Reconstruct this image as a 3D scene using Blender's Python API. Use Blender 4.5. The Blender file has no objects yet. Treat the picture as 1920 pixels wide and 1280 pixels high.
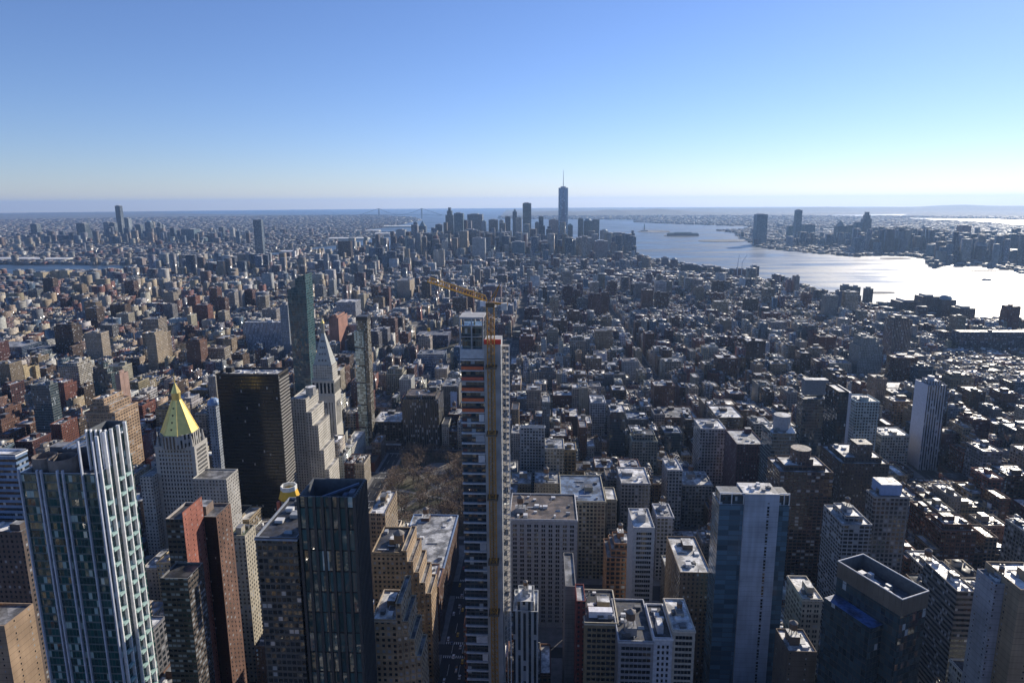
import bpy, math, random
import numpy as np
from mathutils import Vector, Matrix
S = bpy.context.scene
R = math.radians
# ---------------------------------------------------------------- camera
FPX = 1190.0            # focal length in pixels of a 1920 px wide frame
PITCH, HEAD, ROLL = R(10.6), R(2.8), R(0.36)
CY = 602.0              # optical axis row: the photo is cropped a little low
EYE = Vector((0, 0, 345))
M = Matrix.Rotation(HEAD, 3, 'Z') @ Matrix.Rotation(R(90) - PITCH, 3, 'X') @ Matrix.Rotation(-ROLL, 3, 'Z')
cd = bpy.data.cameras.new('camera'); cam = bpy.data.objects.new('camera', cd); S.collection.objects.link(cam)
cam.matrix_world = Matrix.Translation(EYE) @ M.to_4x4()
cd.sensor_width = 36; cd.lens = 36 * FPX / 1920; cd.shift_y = -(640 - CY) / 1920; cd.clip_start = 1; cd.clip_end = 300000
S.camera = cam
# ---------------------------------------------------------------- light
SUN_AZ, SUN_EL = R(38), R(24)       # azimuth to the right of +Y
w = bpy.data.worlds.new('World'); S.world = w; w.use_nodes = True
nt = w.node_tree; nt.nodes.clear()
sky = nt.nodes.new('ShaderNodeTexSky'); sky.sky_type = 'NISHITA'; sky.sun_disc = False
sky.sun_elevation = SUN_EL; sky.sun_rotation = SUN_AZ; sky.altitude = 300; sky.air_density = 1.0; sky.dust_density = 0.06; sky.ozone_density = 5.2
bg = nt.nodes.new('ShaderNodeBackground'); bg.inputs[1].default_value = 0.096
ow = nt.nodes.new('ShaderNodeOutputWorld')
wb = nt.nodes.new('ShaderNodeVectorMath'); wb.operation = 'MULTIPLY'; wb.inputs[1].default_value = (1.0, .95, 1.12)      # the camera's cool white balance
nt.links.new(sky.outputs[0], wb.inputs[0]); nt.links.new(wb.outputs[0], bg.inputs[0]); nt.links.new(bg.outputs[0], ow.inputs[0])
sd = bpy.data.lights.new('sun', 'SUN'); sd.energy = 5.0; sd.angle = R(0.53); sd.color = (1.0, 0.90, 0.76)
sun = bpy.data.objects.new('sun', sd); S.collection.objects.link(sun)
SD = Vector((math.sin(SUN_AZ) * math.cos(SUN_EL), math.cos(SUN_AZ) * math.cos(SUN_EL), math.sin(SUN_EL)))
sun.rotation_euler = SD.to_track_quat('Z', 'Y').to_euler()
S.view_settings.view_transform = 'Standard'; S.view_settings.look = 'None'
S.view_settings.exposure = 0.3; S.view_settings.gamma = 1
S.render.engine = 'CYCLES'
S.cycles.max_bounces = 5; S.cycles.diffuse_bounces = 2; S.cycles.glossy_bounces = 3; S.cycles.volume_bounces = 1
S.cycles.use_denoising = True
S.cycles.caustics_reflective = False; S.cycles.caustics_refractive = False
# ---------------------------------------------------------------- survey helpers: photo pixel (1920 x 1280) -> point in the city
def ray(px, py):
    return M @ Vector(((px - 960) / FPX, -(py - CY) / FPX, -1))
def ground(px, py, z=0.0):
    d = ray(px, py); t = (z - EYE.z) / d.z
    return EYE + d * t
def at_y(px, py, Y):
    d = ray(px, py); return EYE + d * (Y / d.y)
MI = M.inverted()
def proj(x, y, z):
    v = MI @ (Vector((x, y, z)) - EYE)
    return 960 + FPX * v.x / -v.z, CY - FPX * v.y / -v.z
def far(px, dist):
    d = ray(px, 400); d.z = 0; d.normalize(); return Vector((d.x * dist, d.y * dist, 0))
def place(xl, xr, yt, Y, side=None, depth=None):
    a = at_y(xl, yt, Y); z = a.z; x0 = a.x
    b = at_y(xr, yt, Y).x
    for _ in range(4):                      # same height at the right corner
        p = proj(b, Y, z)[0]; b += (xr - p) * (b - x0) / max(1e-6, (p - xl))
    x1 = b
    if side is not None:
        xe = x1 if side > xr else x0
        lo, hi = Y, Y * 3 + 500
        up = proj(xe, hi, z)[0] > proj(xe, lo, z)[0]
        for _ in range(40):
            m = (lo + hi) / 2
            if (proj(xe, m, z)[0] < side) == up: lo = m
            else: hi = m
        depth = max(6, min(lo - Y, 90))
    if depth is None: depth = max(18, min(x1 - x0, 45))
    return [x0, x1, Y, Y + depth, z]
rng = random.Random(11); nr = np.random.RandomState(5)
# ---------------------------------------------------------------- materials
def nodes(name):
    m = bpy.data.materials.new(name); m.use_nodes = True; t = m.node_tree
    return m, t, t.nodes, t.links, t.nodes['Principled BSDF']
def mth(n, l, op, a, b=None, c=None):
    x = n.new('ShaderNodeMath'); x.operation = op
    for i, v in enumerate((a, b, c)):
        if v is None: continue
        if isinstance(v, (int, float)): x.inputs[i].default_value = v
        else: l.new(v, x.inputs[i])
    return x.outputs[0]
def mixc(n, l, f, a, b, bt='MIX'):
    x = n.new('ShaderNodeMix'); x.data_type = 'RGBA'; x.blend_type = bt
    for s, v in ((0, f), (6, a), (7, b)):
        if isinstance(v, (int, float)): x.inputs[s].default_value = v
        elif isinstance(v, tuple): x.inputs[s].default_value = (*v, 1)
        else: l.new(v, x.inputs[s])
    return x.outputs[2]
def noise(n, l, scale, detail=3, vec=None):
    x = n.new('ShaderNodeTexNoise'); x.inputs['Scale'].default_value = scale; x.inputs['Detail'].default_value = detail
    if vec: l.new(vec, x.inputs['Vector'])
    return x.outputs[0]
def ramp(n, l, f, lo, hi, a=0.0, b=1.0):
    x = n.new('ShaderNodeMapRange'); l.new(f, x.inputs[0])
    for i, v in zip((1, 2, 3, 4), (lo, hi, a, b)): x.inputs[i].default_value = v
    return x.outputs[0]
def plain(name, col, rough=0.8, metal=0.0, var=0.25, scale=0.3, attr=False, spec=0.4):
    m, t, n, l, p = nodes(name)
    geo = n.new('ShaderNodeNewGeometry')
    f = ramp(n, l, noise(n, l, scale, 4, geo.outputs[0]), 0.3, 0.7, 1 - var, 1 + var)
    if attr:
        a = n.new('ShaderNodeAttribute'); a.attribute_name = 'tint'; base = a.outputs[0]
    else: base = None
    g = n.new('ShaderNodeCombineColor')
    for i in range(3): l.new(f, g.inputs[i])
    c = mixc(n, l, 1.0, base if base else tuple(col), g.outputs[0], 'MULTIPLY')
    l.new(c, p.inputs['Base Color']); p.inputs['Roughness'].default_value = rough; p.inputs['Metallic'].default_value = metal
    p.inputs['Specular IOR Level'].default_value = spec
    return m
def facade(name, bay=3.2, flo=3.5, ww=.5, wh=.5, glass=(.02, .028, .036), gr=.1, blind=.16, jit=.02, wall=None, pair=False, gspec=.8, wr=.8, joint=0.0, group=0):
    """wall with rows of openings laid out in metres along the wall; colour comes from the wall's own tint"""
    m, t, n, l, p = nodes(name)
    uv = n.new('ShaderNodeUVMap'); sp = n.new('ShaderNodeSeparateXYZ'); l.new(uv.outputs[0], sp.inputs[0])
    u = mth(n, l, 'DIVIDE', sp.outputs[0], bay); v = mth(n, l, 'DIVIDE', sp.outputs[1], flo)
    fu = mth(n, l, 'FRACT', u); fv = mth(n, l, 'FRACT', v); cu = mth(n, l, 'FLOOR', u); cv = mth(n, l, 'FLOOR', v)
    if ww < 1:
        mu = mth(n, l, 'LESS_THAN', mth(n, l, 'ABSOLUTE', mth(n, l, 'SUBTRACT', fu, .5)), ww / 2)
        if pair:
            mu = mth(n, l, 'MULTIPLY', mu, mth(n, l, 'GREATER_THAN', mth(n, l, 'ABSOLUTE', mth(n, l, 'SUBTRACT', fu, .5)), .05))
    else: mu = None
    if wh < 1: mv = mth(n, l, 'LESS_THAN', mth(n, l, 'ABSOLUTE', mth(n, l, 'SUBTRACT', fv, .5)), wh / 2)
    else: mv = None
    mask = mth(n, l, 'MULTIPLY', mu, mv) if (mu and mv) else (mu or mv)
    cb = n.new('ShaderNodeCombineXYZ'); l.new(cu, cb.inputs[0]); l.new(cv, cb.inputs[1])
    wn = n.new('ShaderNodeTexWhiteNoise'); wn.noise_dimensions = '2D'; l.new(cb.outputs[0], wn.inputs[0])
    r = wn.outputs[0]
    bl = mth(n, l, 'GREATER_THAN', r, 1 - blind)
    gcol = mixc(n, l, mth(n, l, 'MULTIPLY', bl, .75), tuple(glass), tuple(min(1, .25 + g * 2.0) for g in glass))
    hv = mth(n, l, 'ADD', mth(n, l, 'MULTIPLY', r, .9), .55)
    g3 = n.new('ShaderNodeCombineColor'); [l.new(hv, g3.inputs[i]) for i in range(3)]
    gcol = mixc(n, l, 1.0, gcol, g3.outputs[0], 'MULTIPLY')
    geo = n.new('ShaderNodeNewGeometry')
    f = ramp(n, l, noise(n, l, .07, 5, geo.outputs[0]), .3, .7, .78, 1.2)
    # weather streaks: stretched noise
    mp = n.new('ShaderNodeMapping'); mp.inputs['Scale'].default_value = (.5, .5, .04); l.new(geo.outputs[0], mp.inputs[0])
    f2 = ramp(n, l, noise(n, l, 1.0, 3, mp.outputs[0]), .35, .7, .88, 1.1)
    f = mth(n, l, 'MULTIPLY', f, f2)
    if joint > 0:
        j = mth(n, l, 'LESS_THAN', fv, joint); f = mth(n, l, 'MULTIPLY', f, mth(n, l, 'SUBTRACT', 1.0, mth(n, l, 'MULTIPLY', j, .45)))
    if group:           # every so many floors a belt course
        bc = mth(n, l, 'LESS_THAN', mth(n, l, 'FRACT', mth(n, l, 'DIVIDE', cv, group)), 1.0 / group - .001)
        f = mth(n, l, 'MULTIPLY', f, mth(n, l, 'ADD', 1.0, mth(n, l, 'MULTIPLY', bc, .3)))
    gg = n.new('ShaderNodeCombineColor'); [l.new(f, gg.inputs[i]) for i in range(3)]
    if wall is None:
        a = n.new('ShaderNodeAttribute'); a.attribute_name = 'tint'; wc = a.outputs[0]
    else: wc = tuple(wall)
    wcol = mixc(n, l, 1.0, wc, gg.outputs[0], 'MULTIPLY')
    c = mixc(n, l, mask, wcol, gcol); l.new(c, p.inputs['Base Color'])
    l.new(ramp(n, l, mask, 0, 1, wr, gr), p.inputs['Roughness'])
    l.new(ramp(n, l, mask, 0, 1, .25, gspec), p.inputs['Specular IOR Level'])
    sc = n.new('ShaderNodeVectorMath'); sc.operation = 'SUBTRACT'; l.new(wn.outputs[1], sc.inputs[0]); sc.inputs[1].default_value = (.5, .5, .5)
    s2 = n.new('ShaderNodeVectorMath'); s2.operation = 'SCALE'; l.new(sc.outputs[0], s2.inputs[0]); l.new(mth(n, l, 'MULTIPLY', mask, jit * 2), s2.inputs['Scale'])
    ad = n.new('ShaderNodeVectorMath'); ad.operation = 'ADD'; l.new(geo.outputs['Normal'], ad.inputs[0]); l.new(s2.outputs[0], ad.inputs[1])
    no = n.new('ShaderNodeVectorMath'); no.operation = 'NORMALIZE'; l.new(ad.outputs[0], no.inputs[0]); l.new(no.outputs[0], p.inputs['Normal'])
    return m
FAC = {
 'punch':  facade('masonry_punched_windows', 3.0, 3.3, .42, .5, blind=.13),
 'pair':   facade('masonry_paired_windows', 4.4, 3.6, .62, .52, pair=True, group=6),
 'loft':   facade('loft_large_windows', 4.2, 4.0, .7, .6, blind=.12, group=5),
 'ribbon': facade('ribbon_window_wall', 1.6, 3.5, 1, .48, blind=.1, jit=.015),
 'piers':  facade('vertical_pier_wall', 3.2, 3.6, .5, 1, blind=.12),
 'glass':  facade('curtain_wall', 1.5, 3.6, .9, .78, glass=(.03, .05, .06), gr=.06, blind=.03, jit=.03, gspec=1.0),
 'blank':  facade('blank_party_wall', 9, 3.4, .08, .3, blind=.2, joint=.06),
 'grid':   facade('white_grid_wall', 3.4, 3.7, .66, .62, blind=.12),
 'balcony':facade('balcony_slab_wall', 3.6, 3.0, .8, .62, blind=.12, jit=.02),
}
def roof_mat():
    m, t, n, l, p = nodes('roof_membrane'); geo = n.new('ShaderNodeNewGeometry'); a = n.new('ShaderNodeAttribute'); a.attribute_name = 'tint'
    f1 = ramp(n, l, noise(n, l, .12, 5, geo.outputs[0]), .42, .58, .35, 1.1); f2 = ramp(n, l, noise(n, l, .6, 4, geo.outputs[0]), .35, .65, .7, 1.15)
    v = n.new('ShaderNodeTexVoronoi'); v.inputs['Scale'].default_value = .11; l.new(geo.outputs[0], v.inputs['Vector']); s = n.new('ShaderNodeSeparateColor'); l.new(v.outputs['Color'], s.inputs[0])
    f = mth(n, l, 'MULTIPLY', mth(n, l, 'MULTIPLY', f1, f2), ramp(n, l, s.outputs[0], 0, 1, .6, 1.2)); g = n.new('ShaderNodeCombineColor'); [l.new(f, g.inputs[i]) for i in range(3)]
    l.new(mixc(n, l, 1.0, a.outputs[0], g.outputs[0], 'MULTIPLY'), p.inputs['Base Color']); l.new(ramp(n, l, f2, .7, 1.15, .75, .35), p.inputs['Roughness']); p.inputs['Specular IOR Level'].default_value = .5; return m
ROOF = roof_mat()
PAINT = plain('painted_metal', None, .5, var=.15, scale=.5, attr=True, spec=.5)
MATTE = plain('matte_surface', None, .85, var=.2, scale=.5, attr=True)
def lam(name, col, rough=.5, metal=0, **k): return plain(name, col, rough, metal, **k)
GOLD = lam('gilded_tiles', (.82, .62, .20), .36, .65, var=.1)
GLASSW = lam('window_glass', (.018, .024, .03), .08, var=.5, scale=.4, spec=.9)
TWIG = lam('bare_twigs', (.20, .145, .10), .9, var=.4, scale=.2)
BARK = lam('bark', (.12, .09, .065), .9)
# ---------------------------------------------------------------- mesh building
class MB:
    def __init__(s): s.v = []; s.f = []; s.uv = []; s.m = []; s.t = []; s.mats = []
    def mat(s, m):
        if m not in s.mats: s.mats.append(m)
        return s.mats.index(m)
    def face(s, pts, uvs, m, tint):
        k = len(s.v); s.v += [tuple(p) for p in pts]; s.f.append(tuple(range(k, k + len(pts))))
        s.uv += uvs; s.m.append(s.mat(m)); s.t.append(tint)
    def prism(s, poly, z0, z1, mw, tw, mt=None, tt=None, top=True, bottom=False, u0=0.0, poly2=None):
        poly2 = poly2 or poly; n = len(poly); k = len(s.v)
        s.v += [(x, y, z0) for x, y in poly] + [(x, y, z1) for x, y in poly2]; u = u0
        mw = s.mat(mw)
        for i in range(n):
            j = (i + 1) % n; d = math.hypot(poly[j][0] - poly[i][0], poly[j][1] - poly[i][1])
            s.f.append((k + i, k + j, k + n + j, k + n + i)); s.uv += [(u, z0), (u + d, z0), (u + d, z1), (u, z1)]; s.m.append(mw); s.t.append(tw); u += d
        if top:
            s.f.append(tuple(range(k + n, k + 2 * n))); s.uv += list(poly2); s.m.append(s.mat(mt) if mt else mw); s.t.append(tt or tw)
        if bottom:
            s.f.append(tuple(range(k + n - 1, k - 1, -1))); s.uv += list(poly)[::-1]; s.m.append(mw); s.t.append(tw)
        return s
    def box(s, x0, x1, y0, y1, z0, z1, m, t, mt=None, tt=None, bottom=False, u0=0.0):
        return s.prism([(x0, y0), (x1, y0), (x1, y1), (x0, y1)], z0, z1, m, t, mt, tt, bottom=bottom, u0=u0)
    def shell(s, poly, inner, z0, z1, rim, m, t, tr=None, u0=0.0):
        """walls with an open parapet: outer wall, top rim, inner parapet wall down to the roof"""
        n = len(poly); k = len(s.v)
        s.v += [(x, y, z0) for x, y in poly] + [(x, y, z1) for x, y in poly] + [(x, y, z1) for x, y in inner] + [(x, y, z1 - rim) for x, y in inner]
        mi = s.mat(m); mr = s.mat(MATTE); u = u0
        for i in range(n):
            j = (i + 1) % n; d = math.hypot(poly[j][0] - poly[i][0], poly[j][1] - poly[i][1])
            s.f.append((k + i, k + j, k + n + j, k + n + i)); s.uv += [(u, z0), (u + d, z0), (u + d, z1), (u, z1)]; s.m.append(mi); s.t.append(t)
            s.f.append((k + n + i, k + n + j, k + 2 * n + j, k + 2 * n + i)); s.uv += [(0, 0)] * 4; s.m.append(mr); s.t.append(tr or t)
            s.f.append((k + 2 * n + i, k + 2 * n + j, k + 3 * n + j, k + 3 * n + i)); s.uv += [(0, 0)] * 4; s.m.append(mr); s.t.append(tr or t); u += d
        return s
    def beam(s, a, b, wd, m, t, w2=None):
        a = Vector(a); b = Vector(b); d = (b - a).normalized(); up = Vector((0, 0, 1)) if abs(d.z) < .9 else Vector((0, 1, 0))
        r = d.cross(up).normalized(); q = d.cross(r); k = len(s.v); h = wd / 2; h2 = (w2 or wd) / 2
        for p, hh in ((a, h), (b, h2)):
            for sx, sy in ((-1, -1), (1, -1), (1, 1), (-1, 1)): s.v.append(tuple(p + r * sx * hh + q * sy * hh))
        mi = s.mat(m)
        for q4 in ((0, 1, 2, 3), (7, 6, 5, 4), (0, 4, 5, 1), (1, 5, 6, 2), (2, 6, 7, 3), (3, 7, 4, 0)):
            s.f.append(tuple(k + i for i in q4)); s.uv += [(0, 0), (1, 0), (1, 1), (0, 1)]; s.m.append(mi); s.t.append(t)
        return s
    def build(s, name, parent=None, loc=None):
        me = bpy.data.meshes.new(name)
        off = Vector(loc) if loc is not None else Vector((0, 0, 0))
        me.from_pydata([(x - off.x, y - off.y, z - off.z) for x, y, z in s.v], [], s.f)
        finish(me, s.uv, s.m, s.t, s.mats)
        o = bpy.data.objects.new(name, me); S.collection.objects.link(o)
        if parent: o.parent = parent
        elif loc is not None: o.location = loc
        return o
def finish(me, uv, mi, tint, mats):
    for m in mats: me.materials.append(m)
    me.polygons.foreach_set('material_index', np.asarray(mi, np.int32))
    ul = me.uv_layers.new(name='UVMap'); ul.data.foreach_set('uv', np.asarray(uv, np.float32).ravel())
    at = me.attributes.new('tint', 'FLOAT_COLOR', 'CORNER')
    lt = np.empty(len(me.polygons), np.int32); me.polygons.foreach_get('loop_total', lt)
    tt = np.asarray(tint, np.float32); tt = np.concatenate([tt, np.ones((len(tt), 1), np.float32)], 1)
    at.data.foreach_set('color', np.repeat(tt, lt, 0).ravel())
    me.update()
def rect(x0, x1, y0, y1): return [(x0, y0), (x1, y0), (x1, y1), (x0, y1)]
def ngon(cx, cy, r, n, ph=0.0, ry=None): return [(cx + r * math.cos(ph + i * 2 * math.pi / n), cy + (ry or r) * math.sin(ph + i * 2 * math.pi / n)) for i in range(n)]
def turn(poly, a, c):
    ca, sa = math.cos(a), math.sin(a); return [(c[0] + (x - c[0]) * ca - (y - c[1]) * sa, c[1] + (x - c[0]) * sa + (y - c[1]) * ca) for x, y in poly]
def inset(poly, d):
    cx = sum(p[0] for p in poly) / len(poly); cy = sum(p[1] for p in poly) / len(poly); o = []
    n = len(poly)
    for i in range(n):
        p0, p1, p2 = poly[i - 1], poly[i], poly[(i + 1) % n]
        e1 = Vector((p1[0] - p0[0], p1[1] - p0[1])).normalized(); e2 = Vector((p2[0] - p1[0], p2[1] - p1[1])).normalized()
        n1 = Vector((-e1.y, e1.x)); n2 = Vector((-e2.y, e2.x)); b = (n1 + n2); k = d / max(.3, b.length_squared / 2 if b.length_squared else 1)
        o.append((p1[0] + b.x * k / 1, p1[1] + b.y * k / 1) if False else (p1[0] + b.x * d / max(.2, 1 + n1.dot(n2)), p1[1] + b.y * d / max(.2, 1 + n1.dot(n2))))
    return o
def link(name, me=None):
    o = bpy.data.objects.new(name, me); S.collection.objects.link(o); return o
def thing(name, label, cat, loc, group=None):
    o = link(name); o.location = loc; o['label'] = label; o['category'] = cat
    o.empty_display_size = 3
    if group: o['group'] = group
    return o
def part(mb, name, root): return mb.build(name, root, root.location if root.parent is None else root.parent.location)
def subpart(mb, name, prt): return mb.build(name, prt, prt.parent.location)
def tag(o, label, cat, group=None):
    o['label'] = label; o['category'] = cat
    if group: o['group'] = group
    return o
KEEP = [(1710, 1782, 900, 800), (662, 696, 850, 855), (750, 846, 868, 845), (405, 541, 945, 600), (1570, 1601, 905, 640), (1495, 1565, 865, 700), (1142, 1175, 855, 780), (1311, 1365, 890, 690), (1106, 1137, 815, 890), (262, 447, 1005, 500), (955, 1085, 1120, 465), (1186, 1230, 1132, 425), (1320, 1497, 1275, 370), (1462, 1567, 1085, 490), (1576, 1672, 935, 550), (1624, 1710, 1065, 470), (744, 786, 574, 2280), (540, 588, 702, 900), (270, 315, 703, 1230), (536, 662, 985, 640), (690, 862, 975, 600), (1440, 1495, 900, 590), (1604, 1652, 860, 750), (1650, 1707, 870, 790), (968, 1060, 900, 640), (1050, 1140, 1005, 530), (1382, 1436, 905, 630), (158, 260, 860, 640), (1575, 1665, 1060, 425), (1163, 1222, 985, 590), (455, 547, 640, 1400), (1608, 1660, 700, 1190), (1674, 1714, 660, 1340), (1783, 1990, 700, 1450), (632, 700, 600, 1600), (1500, 1545, 1200, 365), (425, 480, 1090, 395)]      # what the photo leaves open in front of the larger towers
FOOT = []       # footprints taken by surveyed buildings: x0,x1,y0,y1,z
LAND = []       # landmarks used to describe neighbours: (phrase, px, py)
PAL = dict(red=(.26, .105, .075), brick=(.22, .12, .085), tan=(.40, .31, .21), cream=(.55, .48, .37), grey=(.27, .27, .27), white=(.62, .61, .58),
           brown=(.15, .10, .07), buff=(.46, .36, .22), limestone=(.48, .45, .39), dark=(.06, .062, .065), slate=(.14, .17, .20), salmon=(.45, .24, .18), bluegrey=(.25, .31, .38), maroon=(.14, .06, .055))
PAL = {k: tuple(q * .68 for q in v) for k, v in PAL.items()}
RT = dict(white=(.78, .77, .74), silver=(.5, .5, .49), grey=(.25, .25, .25), dark=(.06, .06, .065), brown=(.17, .13, .10), green=(.10, .13, .07), blue=(.14, .2, .3))
DK_ = .82
def c_(x, pal=PAL): return pal[x] if isinstance(x, str) else (tuple(q * DK_ for q in x) if pal is PAL else x)
def tank(root, x, y, z, s=1.0, wood=(.19, .12, .075)):
    mb = MB(); mb.prism(ngon(x, y, 2.1 * s, 12), z + 2.6 * s, z + 6.2 * s, MATTE, wood, bottom=True); o = part(mb, 'water_tank', root)
    mb = MB(); mb.prism(ngon(x, y, 2.35 * s, 12), z + 6.2 * s, z + 7.8 * s, MATTE, (.22, .2, .18), poly2=ngon(x, y, .15, 12)); subpart(mb, 'tank_lid', o)
    mb = MB(); k = 1.3 * s
    for i, (ax, ay) in enumerate(((-k, -k), (k, -k), (k, k), (-k, k))): mb.beam((x + ax, y + ay, z), (x + ax, y + ay, z + 2.6 * s), .3, PAINT, (.05, .05, .05))
    for (ax, ay), (bx, by) in ((((-k, -k)), (k, -k)), ((k, -k), (k, k)), ((k, k), (-k, k)), ((-k, k), (-k, -k))): mb.beam((x + ax, y + ay, z + 2.4 * s), (x + bx, y + by, z + 2.4 * s), .25, PAINT, (.05, .05, .05))
    subpart(mb, 'tank_stand', o)
def rooftop(root, poly_rect, z, rnd, wall, n=3, bulk=True, tk=None):
    x0, x1, y0, y1 = poly_rect; w, d = x1 - x0, y1 - y0
    if w < 7 or d < 7: return
    if bulk:
        bw, bd, bh = min(w * .45, rnd.uniform(5, 12)), min(d * .45, rnd.uniform(5, 10)), rnd.uniform(3, 6)
        bx, by = rnd.uniform(x0 + 1, x1 - bw - 1), rnd.uniform(y0 + 1, y1 - bd - 1)
        mb = MB().box(bx, bx + bw, by, by + bd, z, z + bh, MATTE, wall, ROOF, rnd.choice([RT['white'], RT['grey'], RT['silver']])); part(mb, 'bulkhead', root)
        if tk or (tk is None and rnd.random() < .35): tank(root, bx + bw / 2, by + bd / 2, z + bh, min(1.3, w / 12))
    if w > 12 and d > 12:
        for k in range(2):
            ux, uy = rnd.uniform(x0 + 1, x1 - 8), rnd.uniform(y0 + 1, y1 - 2); L = rnd.uniform(4, min(12, w * .5))
            part(MB().box(ux, min(x1 - .3, ux + L), uy, uy + .8, z + .3, z + 1.0, PAINT, (.5, .51, .52), bottom=True), 'duct', root)
        sx, sy = rnd.uniform(x0 + 1, x1 - 5), rnd.uniform(y0 + 1, y1 - 5); part(MB().prism(rect(sx, sx + 4, sy, sy + 2.4), z, z + 1.1, PAINT, (.3, .36, .4), poly2=rect(sx + .3, sx + 3.7, sy + 1.1, sy + 1.3)), 'skylight', root)
        for k in range(3): vx, vy = rnd.uniform(x0, x1), rnd.uniform(y0, y1); part(MB().prism(ngon(vx, vy, .35, 6), z, z + rnd.uniform(1, 2.4), PAINT, (.35, .35, .35)), 'vent_pipe', root)
    for k in range(n):
        uw, ud, uh = rnd.uniform(1.5, 4), rnd.uniform(1.5, 4), rnd.uniform(1, 2.4)
        ux, uy = rnd.uniform(x0 + .5, max(x0 + .6, x1 - uw - .5)), rnd.uniform(y0 + .5, max(y0 + .6, y1 - ud - .5))
        mb = MB().box(ux, ux + uw, uy, uy + ud, z, z + uh, PAINT, rnd.choice([(.6, .6, .6), (.35, .36, .37), (.7, .7, .68), (.12, .12, .12)])); part(mb, 'rooftop_unit', root)
def building(name, label, cat, b, style='punch', wall='tan', roof='silver', tiers=(), rim=1.1, n=3, tk=None, trim=None, rot=0, foot=True, z0=0.0, short=None, bulk=True, group=None, cap=False):
    """b = [x0, x1, y0, y1, z]; tiers = upper setbacks as (inset left, right, front, back, extra height)"""
    x0, x1, y0, y1, z = b; wall = c_(wall); roof = c_(roof, RT); rnd = random.Random(int(abs(x0) * 7 + y0 * 13 + z))
    root = thing(name, label, cat, ((x0 + x1) / 2, (y0 + y1) / 2, z0), group)
    m = FAC[style] if isinstance(style, str) else style
    poly = rect(x0, x1, y0, y1); c = ((x0 + x1) / 2, (y0 + y1) / 2)
    if rot: poly = turn(poly, rot, c)
    u0 = rnd.random() * 40
    part(MB().shell(poly, inset(poly, .5), z0, z, rim, m, wall, trim, u0), 'wall', root)
    part(MB().prism(inset(poly, .5), z - rim - .6, z - rim, ROOF, roof, bottom=True), 'roof', root)
    if trim:
        k = 0.35; pp = inset(poly, -k); mb = MB(); mb.shell(pp, inset(poly, -.01), z - 1.6, z - .7, .9, MATTE, trim); part(mb, 'cornice', root)
    zz = z - rim; box = [x0 + .6, x1 - .6, y0 + .6, y1 - .6]
    for (l_, r_, f_, k_, h_) in tiers:
        box = [box[0] + l_, box[1] - r_, box[2] + f_, box[3] - k_]
        pl = rect(*box)
        if rot: pl = turn(pl, rot, c)
        t = part(MB().shell(pl, inset(pl, .4), zz, zz + h_, .9, m, wall, trim, u0 + 3), 'upper_storeys', root)
        subpart(MB().prism(inset(pl, .4), zz + h_ - 1.4, zz + h_ - .9, ROOF, roof, bottom=True), 'roof', t)
        zz += h_ - .9
    if not rot: rooftop(root, (box[0] + 1, box[1] - 1, box[2] + 1, box[3] - 1), zz, rnd, tuple(q * .9 for q in wall), n, bulk, tk)
    if foot: FOOT.append((min(p[0] for p in poly), max(p[0] for p in poly), min(p[1] for p in poly), max(p[1] for p in poly), z))
    px, py = proj((x0 + x1) / 2, y0, z)
    if short: LAND.append((short, px, py + 15))
    return root
def windows(root, b, cols, rows, ww, wh, ztop, zbot, face='N', margin=1.5, name='window', mat=None, proud=.12, most=100, pair=0.0):
    """real window units on one face; the 100 nearest the top are parts, the rest one stuff part"""
    x0, x1, y0, y1, z = b; L = (x1 - x0) if face == 'N' else (y1 - y0)
    if (ztop - zbot) / rows > 4.4: rows = round((ztop - zbot) / 3.8)
    pit = (L - 2 * margin) / cols; fh = (ztop - zbot) / rows; mat = mat or GLASSW; off = root.location
    def unit(mb, cx, cz):
        if face == 'N': mb.box(cx - ww / 2, cx + ww / 2, y0 - proud, y0 + .1, cz - wh / 2, cz + wh / 2, mat, (1, 1, 1), bottom=True)
        elif face == 'W': mb.box(x1 - .1, x1 + proud, cx - ww / 2, cx + ww / 2, cz - wh / 2, cz + wh / 2, mat, (1, 1, 1), bottom=True)
        else: mb.box(x0 - proud, x0 + .1, cx - ww / 2, cx + ww / 2, cz - wh / 2, cz + wh / 2, mat, (1, 1, 1), bottom=True)
    cells = []
    for r in range(rows):
        for q in range(cols):
            cells.append(((x0 if face == 'N' else y0) + margin + pit * (q + .5 + (pair if q % 2 == 0 else -pair)), ztop - fh * (r + .5)))
    first = None
    cx0, cz0 = cells[0]; mb = MB(); unit(mb, cx0, cz0); first = part(mb, name, root)
    for cx, cz in cells[1:most]:
        o = first.copy(); S.collection.objects.link(o); o.parent = root
        o.location = ((cx - cx0, 0, cz - cz0) if face == 'N' else (0, cx - cx0, cz - cz0))
    if len(cells) > most:
        mb = MB()
        for cx, cz in cells[most:]: unit(mb, cx, cz)
        o = part(mb, name, root); o['kind'] = 'stuff'
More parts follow.
